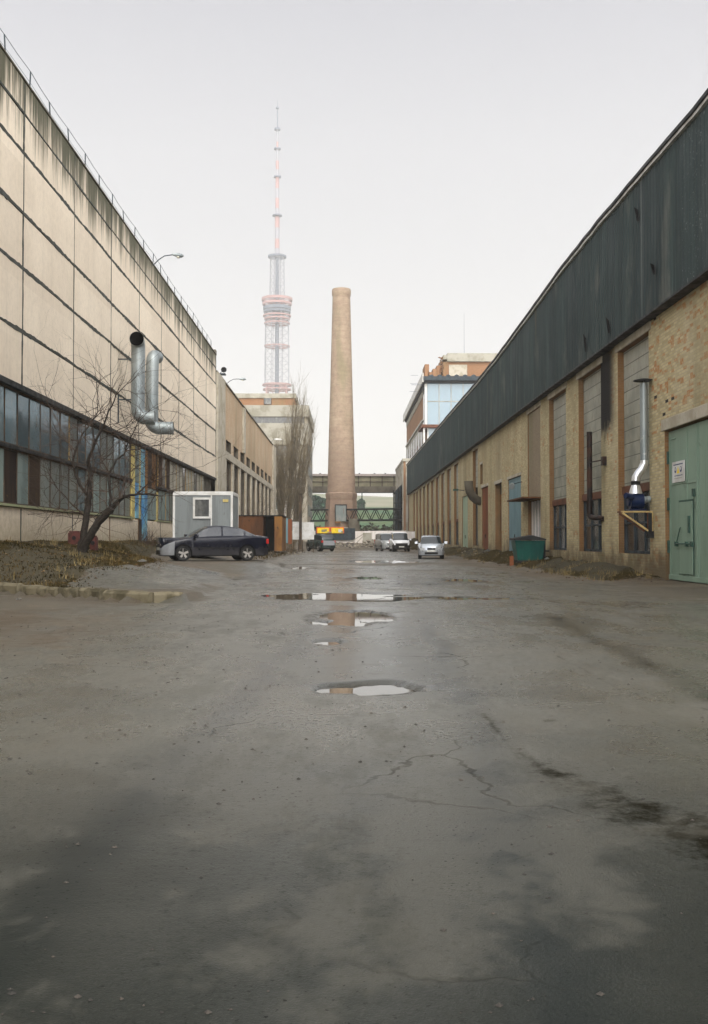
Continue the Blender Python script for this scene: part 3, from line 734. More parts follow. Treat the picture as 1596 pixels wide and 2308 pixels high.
Xa, Ya = -8.95, 45.5
pa = [(Xa+.05, Ya-.62, 9.72), (Xa+.02, Ya-.4, 9.74)]+elbow((Xa, Ya, 9.72), (0,-.3,0), (0,0,-.35), 0, 5)
pa += [(Xa, Ya, 8.6), (Xa, Ya, 7.6)]+elbow((Xa, Ya, 6.42), (0,0,.38), (.36,0,0), 0, 5)+[(Xa+.72, Ya+.02, 6.42)]
duct('ventilation_duct', 'dull grey duct with open black mouth, nearer of the two on the cream hall', pa, .30, 'galv', 1,
     seams=[((Xa,Ya,8.9),(0,0,1)), ((Xa,Ya,8.2),(0,0,1)), ((Xa,Ya,7.5),(0,0,1)), ((Xa+.68,Ya+.02,6.42),(1,0,0))], group='grey ducts on the cream hall',
     struts=[((LX,Ya,8.95),(Xa-.28,Ya,8.95)), ((LX,Ya,7.2),(Xa-.28,Ya,7.2)), ((LX+.03,Ya-.1,6.2),(LX+.03,Ya-.1,7.4))])
Xb, Yb = -8.85, 48.2
pb = [(Xb+.1, Yb+.75, 9.62)]+elbow((Xb+.02, Yb, 9.60), (0.05,.36,0), (0,0,-.34), 0, 5)
pb += [(Xb, Yb, 8.4), (Xb, Yb, 7.3)]+elbow((Xb, Yb, 6.26), (0,0,.3), (.36,0,0), 0, 5)+[(Xb+.98, Yb+.02, 6.26)]
duct('ventilation_duct', 'dull grey duct with hooded top, farther of the two on the cream hall', pb, .29, 'galv', 1,
     seams=[((Xb,Yb,8.7),(0,0,1)), ((Xb,Yb,7.9),(0,0,1)), ((Xb,Yb,7.2),(0,0,1)), ((Xb+.94,Yb+.02,6.26),(1,0,0))], group='grey ducts on the cream hall',
     struts=[((LX,Yb,8.6),(Xb-.28,Yb,8.6)), ((LX,Yb,7.2),(Xb-.28,Yb,7.2))])
# red boxes by the wall
for px, py0, py1, Y, w, lab in ((170, 1194, 1217, 36, .42, 'faded red metal box with round top against the cream wall left of the tree'),
                                (212, 1207, 1224, 34.5, .20, 'small dark red metal box just right of the bare tree trunk')):
    p = aty(px, py1, Y); q = aty(px, py0, Y); X = max(p.x, LX+.35); z = height(X, Y)
    t = thing('metal_box', lab, 'box', (X, Y, z-.02), 'red boxes at the foot of the cream hall')
    h = .42
    MB().box(X-w/2, X+w/2, Y-.18, Y+.18, z-.02, z+h).build('body', M['red_box'], t, bevel=.03)
    MB().tube([(X, Y-.2, z+h*.55), (X, Y-.17, z+h*.55)], .07, 12).build('dial', M['trim'], t)
    MB().box(X-w/2+.03, X+w/2-.03, Y-.16, Y+.16, z+h, z+h+.05).build('lid', M['red_box'], t, bevel=.02)

# ------------------------------------------------------------------ annex beyond the panel hall
AX, AH = -9.86, 13.9
annex = thing('brick_annex', 'long tan brick annex with two rows of windows beyond the cream hall', 'building', (AX, 113, 0))
ops = []
bays = [88.8+5.95*k for k in range(9)]
for y in bays: ops += [(y-1.9,y+1.9,8.45,9.45,.3), (y-1.9,y+1.9,1.6,7.75,.3)]
wall_sheet(AX, -1, 79.8, 146, 0, AH, ops).build('wall', [M['brick_annex'], M['conc_dark']], annex)
b = MB(); b.box(AX-22, AX-.32, 79.9, 145.9, 0, AH-.3); b.box(AX-.5, AX-.01, 145.91, 146.0, 0, AH-.02); b.build('annex_core', M['conc_dark'], annex)
b = MB(); b.box(AX-.01, AX+.22, 79.8, 84.6, 0, AH-.01); b.box(AX+.002, AX+.17, 100.6, 102.4, 9.5, AH-.1); b.box(AX+.002, AX+.2, 141.2, 146.02, 0, AH-.05)
for y in [85.8+5.95*k for k in range(10)]: b.box(AX-.01, AX+.12, y-.55, y+.55, .2, 8.0)
b.box(AX-.01, AX+.16, 84.6, 141.2, 7.8, 8.4); b.build('pilaster', M['conc_pale'], annex)
b = MB(); b.box(AX-.5, AX+.12, 79.8, 146.1, AH, AH+.1); b.build('coping', M['conc_dark'], annex)
for y in bays:
    for (z0, z1) in ((8.47,9.43), (1.62,7.73)):
        fr, pn = MB(), MB(); x = AX-.24
        pn.quad((x,y-1.9,z0),(x,y+1.9,z0),(x,y+1.9,z1),(x,y-1.9,z1))
        for j in range(5): fr.box(x+.003, x+.07, y-1.9+j*.93, y-1.9+j*.93+.07, z0, z1)
        zz = z0
        while zz < z1: fr.box(x+.003, x+.06, y-1.89, y+1.89, zz, zz+.06); zz += 1.0
        w_ = fr.build('window', M['mullion'], annex); pn.build('pane', M['glass_g'], w_)
street_lamp('street_lamp', 'thin lamp arm on the roof edge near the start of the tan annex', (AX, 86.5, AH), (AX+1.1, 87, AH+.55))
street_lamp('street_lamp', 'white cobra lamp at the far end of the tan annex roof', (AX, 139, AH), (AX+.5, 139.2, AH+.55), head=1.0, mat='white')
p = aty(505, 834, 82); t = thing('loudspeaker', 'small round black loudspeaker on a bracket beyond the end of the cream hall', 'loudspeaker', p)
MB().lathe(p, [(.03,.22),(.10,.15),(.14,.02),(.20,-.10),(.22,-.14),(.18,-.13),(.08,-.02)], 20, 'y').build('horn', M['black'], t, smooth=True)
MB().tube([(AX-.1, 82, p.z-.7), (p.x-.3, 82.1, p.z-.2), (p.x, 82.15, p.z)], .025, 6).build('bracket', M['steel_d'], t)
MB().box(AX-.2, AX+.5, 81.8, 82.4, AH+.1, AH+.2).build('foot', M['steel_d'], t)

# ------------------------------------------------------------------ right brick hall
RX, CT, CB = 9.0, 7.72, 12.3
rh = thing('brick_hall', 'long yellow brick factory hall with dark corrugated upper wall', 'building', (RX, 80, 0))
yc = [33.1+5.93*k for k in range(19)]
ops = []
for k in (0,1,2): ops.append((yc[k]-1.8, yc[k]+1.8, .73, 7.38, .32))
ops += [(48.9,52.3,3.15,7.38,.07), (48.9,52.3,.8,3.08,.32), (54.4,58.6,.2,4.5,.12), (61.2,63.8,.35,4.5,.35), (67.0,70.0,.3,4.6,.1),
        (72.2,75.0,.8,7.45,.3), (69.6,70.9,4.9,6.2,.25), (78.2,82.0,.3,4.5,.12), (24.55,29.8,.02,4.24,.22)]
for k in range(9, 19): ops.append((yc[k]-1.65, yc[k]+1.65, .8, 7.38, .3))
wall_sheet(RX, 1, 5, 151, -.2, CT+.1, ops).build('wall', [M['brick'], M['brick_orange']], rh)
b = MB(); b.box(RX+.4, RX+25, 5, 150.9, -.2, 11.4); b.box(RX+.01, RX+.5, 150.91, 151.0, -.2, 8); b.build('hall_core', M['conc_dark'], rh)
b = MB(); LB = []
b.box = lambda *a: LB.append(a)
for k in (0,1,2): b.box(RX-.035, RX+.3, yc[k]-2.05, yc[k]+2.05, 7.385, 7.66)
b.box(RX-.03, RX+.3, 48.7, 52.5, 7.385, 7.6); b.box(RX-.05, RX+.3, 54.2, 58.8, 4.505, 4.66); b.box(RX-.05, RX+.3, 61.0, 64.0, 4.505, 4.70)
b.box(RX-.05, RX+.3, 66.8, 70.2, 4.605, 4.78); b.box(RX-.05, RX+.28, 72.0, 75.2, 7.455, 7.66); b.box(RX-.03, RX+.2, 69.5, 71, 6.205, 6.35)
b.box(RX-.04, RX+.21, 23.9, 30.0, 4.245, 4.56)
for k in range(9, 19): b.box(RX-.03, RX+.3, yc[k]-1.85, yc[k]+1.85, 7.385, 7.6)
for a in LB: MB().box(*a).build('lintel', M['conc_pale'], rh, bevel=.01)
for k in list(range(0,3))+list(range(9,19)):
    hw = 1.8 if k < 3 else 1.65; y0, y1 = yc[k]-hw, yc[k]+hw; x = RX+.2
    fr, pn, bl, bm_ = MB(), MB(), MB(), MB()
    bl.box(x, x+.12, y0+.01, y1-.01, 2.92, 7.37); bm_.box(x-.08, x+.12, y0+.01, y1-.01, 2.66, 2.915)
    pn.box(x+.04, x+.06, y0+.02, y1-.02, .74, 2.65)
    for j in range(4): fr.box(x-.02, x+.038, y0+j*(y1-y0-.08)/3, y0+.08+j*(y1-y0-.08)/3, .74, 2.655)
    fr.box(x-.018, x+.036, y0+.08, y1-.08, .74, .82); fr.box(x-.018, x+.036, y0+.08, y1-.08, 1.68, 1.74)
    w_ = fr.build('window', M['steel_d'], rh); pn.build('pane', M['glass_k'] if k < 3 else M['glass_g'], w_)
    bl.build('block_infill', M['block'], w_); bm_.build('beam', M['brown_steel'], w_)
b = MB(); b.box(RX+.05, RX+.15, 48.92, 52.28, 3.16, 7.37); b.build('bricked_up_window', M['brick_dark'], rh)
fr, pn = MB(), MB(); pn.box(RX+.25, RX+.27, 48.95, 52.25, .82, 3.06)
for j in range(5): fr.box(RX+.16, RX+.248, 49.0+j*.78, 49.1+j*.78, .82, 3.06)
w_ = fr.build('window', M['white_dirty'], rh); pn.build('pane', M['glass_k'], w_)
fr, pn, bl = MB(), MB(), MB(); pn.box(RX+.25, RX+.27, 72.22, 74.98, .82, 4.3); bl.box(RX+.2, RX+.29, 72.22, 74.98, 4.9, 7.44)
for j in range(3): fr.box(RX+.18, RX+.248, 72.25+j*1.3, 72.35+j*1.3, .82, 4.9)
w_ = fr.build('window', M['mullion'], rh); pn.build('pane', M['glass_g'], w_); bl.build('block_infill', M['block'], w_)
MB().box(RX+.18, RX+.24, 69.62, 70.88, 4.92, 6.18).build('window', M['rustboard'], rh)
# awning ledge by the blue gate
MB().box(RX-.85, RX-.005, 48.8, 53.6, 3.10, 3.17).build('awning', M['rust_brown'], rh)
# doors
def door(name, y0, y1, z0, z1, x, mat, ribs=3, trim='black', hinge=True):
    b = MB(); b.box(x, x+.06, y0, y1, z0, z1); n = ribs
    for j in range(1, n): yy = y0+(y1-y0)*j/n; b.box(x-.012, x, yy-.02, yy+.02, z0, z1)
    b.box(x-.015, x-.001, y0, y1, z1-.1, z1-.02)
    o = b.build(name, M[mat], rh, bevel=.006)
    h = MB(); h.box(x-.05, x-.013, (y0+y1)/2-.03, (y0+y1)/2+.03, z0+1.0, z0+1.25); h.build('handle', M[trim], o)
    return o
door('gate', 54.42, 58.58, .22, 4.48, RX+.03, 'blue_gate', 2)
door('door', 67.02, 69.98, .3, 4.58, RX+.04, 'rust_door', 4)
door('door', 78.22, 81.98, .3, 4.48, RX+.05, 'pale_green', 2)
b = MB(); b.box(RX+.3, RX+.34, 61.21, 63.79, .36, 3.9, 0); b.box(RX+.32, RX+.36, 61.21, 63.79, 3.9, 4.49, 1)
b.box(RX+.27, RX+.299, 62.2, 62.8, 2.2, 2.55, 1); b.box(RX+.27, RX+.299, 62.1, 62.75, 1.2, 1.6, 1); b.build('rusty_shutter', [M['rust_orange'], M['black']], rh)
p_ = MB(); p_.box(RX+.12, RX+.17, 100.9, 102.4, .82, 3.2); p_.build('door', M['blue_paint'], rh)
# big green gate, with wicket
G = MB(); x = RX+.10
G.box(x, x+.07, 27.22, 29.76, .06, 4.2); G.box(x, x+.07, 24.58, 27.18, .06, 4.2)
for yy in (29.60, 28.1, 27.3, 26.0, 24.7): G.box(x-.02, x-.001, yy, yy+.05, .1, 4.15)
G.box(x-.018, x-.001, 27.36, 28.08, 2.66, 2.72); G.box(x-.018, x-.001, 28.17, 29.58, 2.68, 2.73)
G.box(x-.03, x-.001, 24.6, 29.74, .06, .2); G.box(x-.02, x-.001, 29.1, 29.58, 3.95, 3.98)
gate = G.build('green_gate', M['gate'], rh, bevel=.008)
w = MB(); w.box(x-.045, x-.022, 27.65, 28.75, .25, 2.18); wk = w.build('wicket_door', M['gate'], gate, bevel=.006)
s = MB(); s.box(x-.030, x-.0225, 27.60, 27.645, .22, 2.23); s.box(x-.030, x-.0225, 28.755, 28.80, .22, 2.23); s.box(x-.030, x-.0225, 27.60, 28.80, 2.185, 2.235); s.build('wicket_frame', M['gate_d'], gate)
s = MB(); s.tube([(x-.10,27.55,1.06),(x-.10,28.95,1.06)], .02, 6); s.tube([(x-.09,28.80,1.12),(x-.09,28.5,1.5)], .017, 6)
for yy in (27.6,28.0,28.9): s.box(x-.12, x-.03, yy-.04, yy+.04, .99, 1.12)
s.build('latch', M['gate_d'], gate); MB().box(x-.08, x-.03, 27.8, 27.92, 1.35, 1.8).build('handle', M['gate_d'], gate); MB().box(x-.07, x-.0, 27.5, 27.6, 2.3, 2.5).build('lock_box', M['gate_d'], gate)
for zz in (.8,2.0,3.3): MB().box(x-.05, x-.0, 29.68, 29.80, zz, zz+.35).build('hinge', M['gate_d'], gate)
s = MB(); y0, y1, z0, z1 = 28.28, 29.32, 2.74, 3.31; sx = x-.03
s.box(sx-.01, sx+.01, y0, y1, z0, z1)
sg = s.build('sign', M['white'], gate)
s = MB()
s.box(sx-.013, sx-.0105, y0+.12, y1-.12, z1-.10, z1-.07, 0); s.box(sx-.013, sx-.0105, y0+.14, y1-.2, z0+.17, z0+.19, 0)
s.box(sx-.013, sx-.0105, y0+.2, y1-.15, z0+.10, z0+.115, 2)
for cy in (y0+.28, y1-.28): s.lathe((sx-.0118, cy, z0+.34), [(.085,0),(.085,.001)], 12, 'x', 0); s.lathe((sx-.0130, cy+.01, z0+.36), [(.045,0),(.045,.001)], 10, 'x', 3)
s.add([(sx-.0125,(y0+y1)/2-.12,z0+.24),(sx-.0125,(y0+y1)/2+.12,z0+.24),(sx-.0125,(y0+y1)/2,z0+.44)], [(0,1,2)], 1)
s.build('sign_print', [M['sign_ink'], M['sign_y'], M['conc'], M['white']], sg)
# cladding: ribbed sheet with a wavering roof line
def rtop(y): return lerp_tab([(5,11.78),(26,11.78),(31,11.90),(36,12.0),(42,12.02),(50,11.82),(60,11.62),(70,11.56),(90,11.7),(151,11.85)], y)+.03*mn.noise(Vector((y*.35,1,1)))
b = MB(); v, f = [], []; y = 5.0; i = 0
prof = [(0,0),(.12,0),(.15,-.016),(.26,-.016),(.29,0)]
while y < 151:
    for dy, dx in prof[:-1] if y < 150.6 else prof:
        X = RX-.28+dx+.015*mn.noise(Vector((y*.6,2,2)))
        v += [(X, y+dy, CT-.02*mn.noise(Vector((y,4,4)))), (X+.01, y+dy, rtop(y+dy))]
    y += .29
n_ = len(v)//2
b.add(v, [(2*i, 2*i+2, 2*i+3, 2*i+1) for i in range(n_-1)])
o = b.build('cladding', M['clad'], rh)
so = o.modifiers.new('thick', 'SOLIDIFY'); so.thickness = .01
b = MB(); b.box(RX-.33, RX+.3, 5, 151, CT-.09, CT-.03); b.box(RX-.2, RX+.35, 5, 151.02, CT, CT+.12); b.build('cladding_edge', M['black'], rh)
b = MB(); e = MB(); ys = [5+1.0*i for i in range(147)]
for i, (a, c) in enumerate(zip(ys, ys[1:])):
    wob = lambda q: .03*mn.noise(Vector((q*.8,7,7)))
    za, zb = rtop(a)+wob(a), rtop(c)+wob(c)
    b.add([(RX-.37,a,za-.09),(RX-.37,c,zb-.09),(RX-.37,c,zb-.01),(RX-.37,a,za-.01),(RX-.2,a,za-.09),(RX-.2,c,zb-.09)], [(0,1,2,3),(0,4,5,1)])
    e.add([(RX-.42,a,za),(RX-.42,c,zb),(RX-.42,c,zb+.10),(RX-.42,a,za+.10),(RX+1.6,a,za+.35),(RX+1.6,c,zb+.35),(RX-.2,a,za-.02),(RX-.2,c,zb-.02)], [(0,1,2,3),(3,2,5,4),(0,6,7,1)])
b.build('flashing', M['flash'], rh); e.build('roof_edge', M['black'], rh)
for yy, zz, hh in ((34.75, 7.95, .62), (38.1, 7.92, .75), (31.2,10.6,.5), (29.6,8.6,.4)):
    b = MB(); b.add([(RX-.34,yy-.16,zz),(RX-.34,yy+.05,zz+.05),(RX-.40,yy+.12,zz+hh),(RX-.34,yy-.1,zz+hh*.7),(RX-.31,yy,zz+hh*.4)], [(0,1,4),(1,2,4),(2,3,4),(3,0,4)]); b.build('torn_sheet_hole', M['duct_in'], rh)

# ---- things fixed to the right hall
# extractor fan with duct on its bracket
Yf = 31.15
t = thing('extractor_fan', 'blue extractor fan with silver duct on an ochre bracket beside the green gate', 'extractor fan', (RX, Yf, 2.0))
dp = [(8.80,Yf,5.82), (8.80,Yf,3.55), (8.78,Yf,3.42), (8.66,Yf,3.22), (8.58,Yf,3.06), (8.55,Yf,2.90)]
pm = MB(); pm.tube([(8.80,Yf,5.80),(8.80,Yf,3.50)], .115, 18); pm.build('duct', M['galv'], t, smooth=60)
pm = MB(); pm.tube([(8.80,Yf,3.51),(8.80,Yf,3.42),(8.73,Yf,3.25),(8.62,Yf,3.12),(8.55,Yf,3.0),(8.54,Yf,2.90)], .12, 18); pm.build('duct_bend', M['silver'], t, smooth=60)
pm = MB(); pm.lathe((8.54,Yf,0), [(.13,2.78),(.135,2.86),(.135,2.89)], 18); pm.build('collar', M['black'], t)
pm = MB(); pm.lathe((8.54,Yf,0), [(.20,2.52),(.15,2.70),(.12,2.78)], 18); pm.build('cone', M['silver'], t, smooth=50)
pm = MB()
for z in (5.2,4.6,4.0): pm.lathe((8.80,Yf,0), [(.124,z-.015),(.124,z+.015)], 18)
pm.build('duct_seam', M['galv'], t)
pm = MB(); pm.lathe((8.80,Yf,0), [(.30,5.86),(.30,5.885),(.06,5.94)], 20); pm.bar((8.80,Yf-.1,5.78),(8.80,Yf-.1,5.87),.02); pm.bar((8.80,Yf+.1,5.78),(8.80,Yf+.1,5.87),.02); pm.build('rain_cap', M['black'], t)
pm = MB(); pm.tube([(8.36,Yf,2.30),(8.74,Yf,2.30)], .235, 22); pm.tube([(8.30,Yf,2.30),(8.36,Yf,2.30)], .15, 18)
pm.box(8.38, 8.72, Yf-.12, Yf+.12, 2.30, 2.53); pm.tube([(8.40,Yf-.2,2.42),(8.16,Yf-.3,2.46)], .09, 12); pm.build('fan_housing', M['blue_motor'], t, smooth=50)
pm = MB(); pm.tube([(8.76,Yf,2.34),(8.83,Yf,2.34)], .11, 14); pm.tube([(8.86,Yf,2.36),(8.96,Yf,2.36)], .10, 14); pm.build('motor', M['galv'], t, smooth=40)
pm = MB(); pm.box(8.30, 8.80, Yf-.22, Yf+.22, 2.02, 2.07); pm.box(8.40,8.44,Yf-.1,Yf+.1,2.07,2.15); pm.box(8.66,8.7,Yf-.1,Yf+.1,2.07,2.15); pm.build('base_plate', M['blue_motor'], t)
for yy, m in ((Yf-.2,'ochre'), (Yf+.22,'brown_steel')):
    pm = MB(); pm.bar((8.05,yy,1.99),(8.98,yy,1.99),.045); pm.bar((8.10,yy,1.95),(8.86,yy,1.42),.05); pm.bar((8.965,yy-.0,1.96),(8.965,yy,1.32),.05); pm.build('bracket', M[m], t)
pm = MB(); pm.box(8.80, 8.99, Yf-.28, Yf-.12, 1.22, 1.42); pm.box(8.84,8.93,Yf-.3,Yf-.23,1.42,1.95); pm.build('junction_box', M['black'], t)
# black flue on window
t = thing('flue_pipe', 'black rusty flue pipe with elbow beside the soot stained pier', 'pipe', (RX-.25, 38.0, 2.0))
MB().tube([(8.75,37.95,5.05),(8.75,37.95,2.1)], .10, 14).build('pipe', M['black_pipe'], t, smooth=60)
MB().tube([(8.75,37.95,2.12),(8.76,37.9,2.0),(8.82,37.6,1.95),(8.9,37.2,1.95),(8.99,36.9,1.9)], .09, 12).build('elbow', M['black_pipe'], t, smooth=60)
pm = MB(); pm.bar((8.75,37.95,3.95),(8.98,36.6,3.95),.04); pm.box(8.86,9.0,36.45,36.7,3.75,4.05); pm.build('bracket', M['black_pipe'], t)
# floodlight by blue gate
t = thing('floodlight', 'small grey floodlight on a short arm above the blue gate', 'lamp', (RX, 53.9, 4.0))
MB().tube([(RX,54.1,4.15),(8.6,53.9,4.05),(8.45,53.7,3.95)], .025, 6).build('arm', M['steel_d'], t)
MB().tube([(8.48,53.9,4.02),(8.42,53.6,3.94),(8.36,53.3,3.86)], [.07,.13,.15], 10).build('lamp_head', M['galv'], t, smooth=40)
t = thing('wall_lamp', 'dark wall lamp on a short arm above the pale mint door', 'lamp', (RX, 80.5, 4.9))
MB().tube([(RX,80.5,4.95),(8.4,80.4,5.0)], .03, 6).build('arm', M['steel_d'], t)
MB().box(8.15,8.5,80.2,80.6,4.92,5.06).build('lamp_head', M['gate_d'], t)
# ribbed elbow duct
t_ = [(RX-.0,70.6,3.9), (RX-.2,70.5,3.92)]
pts = [(RX+.02,70.7,3.75), (8.7,70.6,3.85), (8.45,70.5,4.05), (8.25,70.45,4.4), (8.17,70.4,4.8), (8.16,70.4,5.1)]
seams = [((8.7,70.6,3.85),(-1,0,.4)), ((8.45,70.5,4.05),(-1,0,1)), ((8.3,70.47,4.3),(-.6,0,1)), ((8.2,70.43,4.6),(-.2,0,1)), ((8.16,70.4,5.05),(0,0,1))]
duct('elbow_duct', 'rusty ribbed elbow duct curving out of the brick wall above the dark rust door', pts, .29, 'conc_dark', 1, seams)

# dumpster
D = thing('dumpster', 'teal green metal dumpster with dark peaked lid by the brick wall', 'dumpster', (8.0, 46.2, height(7.6,46.2)-.03))
z0 = D.location.z; X0, X1, y0, y1 = 7.28, 8.58, 45.6, 46.8
b = MB()
def hexa(b, lo, hi, m=0):
    b.add([*lo, *hi], [(0,3,2,1),(4,5,6,7),(0,1,5,4),(1,2,6,5),(2,3,7,6),(3,0,4,7)], m)
hexa(b, [(X0+.14,y0+.08,z0+.14),(X1-.1,y0+.08,z0+.14),(X1-.1,y1-.1,z0+.14),(X0+.14,y1-.1,z0+.14)], [(X0,y0,z0+1.0),(X1,y0,z0+1.0),(X1,y1,z0+1.0),(X0,y1,z0+1.0)])
for xx in (X0+.33, X0+.66, X0+.99): b.box(xx-.02, xx+.02, y0+.035, y0+.09, z0+.2, z0+.93)
b.build('body', M['bin'], D, bevel=.03)
b = MB(); b.add([(X0-.04,y0-.05,z0+1.01),(X1+.04,y0-.05,z0+1.01),(X1+.04,y1+.05,z0+1.01),(X0-.04,y1+.05,z0+1.01),(X0-.04,y0-.05,z0+1.08),(X1+.04,y0-.05,z0+1.06),((X0+X1)/2+.15,y0+.1,z0+1.22),((X0+X1)/2+.15,y1,z0+1.24),(X0-.04,y1+.05,z0+1.1),(X1+.04,y1+.05,z0+1.06)],
      [(0,1,5,6,4),(0,4,8,3),(1,2,9,5),(4,6,7,8),(6,5,9,7),(2,3,8,7,9),(0,3,2,1)]); b.build('lid', M['black'], D)
b = MB(); b.box(X0+.1, X1-.06, y0+.06, y1-.08, z0+.05, z0+.139); b.build('skid', M['black'], D)
b = MB(); b.tube([(X1+.02,y0+.1,z0+.55),(X1+.16,y0+.1,z0+.55),(X1+.16,y0+.35,z0+.55)], .035, 8); b.box(X1-.05, X1+.02, y0+.02, y0+.5, z0+.15, z0+1.0); b.build('lifting_arm', M['trim'], D)
for xx in (X0+.28, X1-.28):
    MB().tube([(xx-.04,y0+.2,z0+.035),(xx+.04,y0+.2,z0+.035)], .055, 12).build('wheel', M['rubber'], D)
b = MB(); b.box(7.10, 7.27, 45.95, 46.0, height(7.2,46)-.02, height(7.2,46)+.42); tag(b.build('rusty_sheet', M['rust_door']), 'small rusty red sheet leaning at the left foot of the dumpster', 'metal sheet')

# ------------------------------------------------------------------ site cabin, garage, boards
X0, X1, Y0, Y1 = -7.68, -5.02, 47, 49.5; z0, z1 = .55, 3.27
C = thing('site_cabin', 'grey corrugated site cabin with one white framed dark window behind the black car', 'cabin', (-6.35, 50, .5))
b = MB()
def ribs(b, a, c, z0, z1, fix, axis, step=.11, dep=.02, out=-1):
    q = a
    while q < c-.01:
        e = min(q+step*.5, c)
        if axis == 'x': b.box(q, e, fix+(out*dep if out < 0 else 0), fix+(0 if out < 0 else dep), z0, z1)
        else: b.box(fix+(out*dep if out < 0 else 0), fix+(0 if out < 0 else dep), q, e, z0, z1)
        q += step
b.box(X0+.03, X1-.03, Y0+.03, Y1-.03, z0, z1-.05); ribs(b, X0+.1, X1-.1, z0+.1, z1-.12, Y0+.029, 'x'); ribs(b, Y0+.1, Y1-.1, z0+.1, z1-.12, X1-.029, 'y', out=1)
b.build('body', M['cabin'], C)
b = MB()
for x in (X0, X1-.1): b.box(x, x+.1, Y0, Y0+.1, z0-.02, z1)
b.box(X1-.1, X1, Y1-.1, Y1, z0-.02, z1); b.box(X0+.1, X1-.1, Y0-.005, Y0+.1, z1-.12, z1+.0); b.box(X1-.1, X1+.005, Y0+.1, Y1-.1, z1-.12, z1)
b.box(X0+.1, X1-.1, Y0+.002, Y0+.1, z0-.02, z0+.12); b.box(X0+.02, X1-.02, Y0+.02, Y1-.02, z1, z1+.05); b.box(X0+1.68, X0+1.74, Y0-.01, Y0+.02, z0+.1, z1-.12)
b.build('corner_frame', M['white'], C, bevel=.01)
wx0, wx1, wz0, wz1 = -6.78, -5.98, 2.12, 3.05
b = MB()
b.box(wx0, wx0+.09, Y0-.05, Y0+.02, wz0, wz1); b.box(wx1-.09, wx1, Y0-.05, Y0+.02, wz0, wz1); b.box(wx0+.09, wx1-.09, Y0-.05, Y0+.02, wz0, wz0+.09); b.box(wx0+.09, wx1-.09, Y0-.05, Y0+.02, wz1-.09, wz1)
w_ = b.build('window', M['white'], C); MB().box(wx0+.09, wx1-.09, Y0-.02, Y0+.0, wz0+.09, wz1-.09).build('pane', M['glass_k'], w_)
MB().box(-5.46, -5.22, Y0-.015, Y0+.005, 2.85, 2.97).build('yellow_label', M['yellow_paint'], C)

T = thing('metal_garage', 'rust brown sheet metal garage with a black open doorway', 'garage', (-7, 88, .4))
b = MB(); X0, X1, Y0, Y1, z0, z1 = -9.2, -6.62, 85, 90, .3, 3.12
b.box(X0, X1, Y0, Y0+.05, z0, z1); ribs(b, X0+.1, X1, z0, z1, Y0-.001, 'x', .35, .03); b.box(X0, X0+.05, Y0+.05, Y1, z0, z1); b.box(X0, -5.1, Y1, Y1+.05, z0, z1)
b.build('sheet_wall', M['rust_brown'], T)
b = MB(); b.box(-5.72, -5.1, Y0-.3, Y0-.25, z0, z1-.05); b.box(-5.15, -5.1, Y0-.25, Y1, z0, z1-.1); b.build('open_door', M['rust_orange'], T)
b = MB(); b.box(X0-.05, -5.05, Y0-.1, Y1+.1, z1, z1+.06); b.build('roof', M['black'], T)
b = MB(); b.box(-6.6, -5.2, Y0+2.0, Y0+2.05, z0, z1-.01); b.build('dark_inside', M['duct_in'], T)

def board(name, lab, cat, px0, px1, py0, py1, Y, mat, legs=True, grp=None):
    a, c = aty(px0, py0, Y), aty(px1, py1, Y); zg = height((a.x+c.x)/2, Y)
    t = thing(name, lab, cat, ((a.x+c.x)/2, Y, zg), grp)
    MB().box(a.x, c.x, Y-.03, Y+.03, c.z, a.z).build('panel', M[mat], t)
    b = MB()
    for x in (a.x+.08, c.x-.08): b.box(x-.04, x+.04, Y+.031, Y+.1, zg-.05, a.z-.05)
    b.build('leg', M['mullion'], t); return t
board('upright_board', 'narrow blue grey board on posts beside the rusty garage', 'board', 640, 649, 1168, 1224, 96, 'blue_gate', grp='boards left of the road')
board('upright_board', 'narrow red brown board between the blue grey and the white boards', 'board', 649.5, 658, 1170, 1226, 97, 'rust_door', grp='boards left of the road')
board('upright_board', 'white board left of the dark post', 'board', 659.5, 675, 1176, 1216, 100, 'white', grp='boards left of the road')
board('upright_board', 'white board right of the dark post', 'board', 680, 708, 1177, 1216, 100, 'white', grp='boards left of the road')
p, q = aty(677.5, 1114, 99), aty(677.5, 1232, 99); b = MB(); b.box(p.x-.13, p.x+.13, 98.9, 99.1, .3, p.z); b.box(p.x-.17, p.x+.17, 98.86, 99.14, p.z, p.z+.06)
tag(b.build('post', M['mullion']), 'tall dark square post between the two white boards', 'post')

# white fence with banner across the end of the road
t = thing('concrete_fence', 'low white panel fence across the far end of the road', 'fence', (1, 139, .75))
xx = -4.2
while xx < 8.5:
    MB().box(xx+.05, xx+2.35, 139, 139.08, .55, 2.38+random.uniform(-.05, .05)).build('panel', M['white_dirty'], t)
    MB().box(xx-.06, xx+.045, 138.95, 139.12, .5, 2.45).build('post', M['white_dirty'], t); xx += 2.41
bn = thing('banner', 'bright yellow banner with orange border in two panels above the white fence', 'banner', (-1.8, 138.8, 2.0))
for a, c in ((713.5, 743.5), (745, 775.5)):
    p, q = aty(a, 1188, 138.7), aty(c, 1202, 138.7)
    MB().box(p.x, q.x, 138.7, 138.74, q.z, p.z).build('border', M['sign_r'], bn)
    MB().box(p.x+.12, q.x-.12, 138.68, 138.698, q.z+.02, p.z-.12).build('field', M['sign_y'], bn)
b = MB(); p = aty(730, 1199, 138.66); 
for dx, dz, w, h in ((-.3,0,.5,.3), (.1,.1,.3,.25), (.45,-.1,.6,.14), (1.9,-.05,.5,.4), (2.25,-.1,.3,.2)): b.box(p.x+dx, p.x+dx+w, 138.655, 138.67, p.z+dz, p.z+dz+h, 1 if dx > 1.8 and dx < 2 else 0)
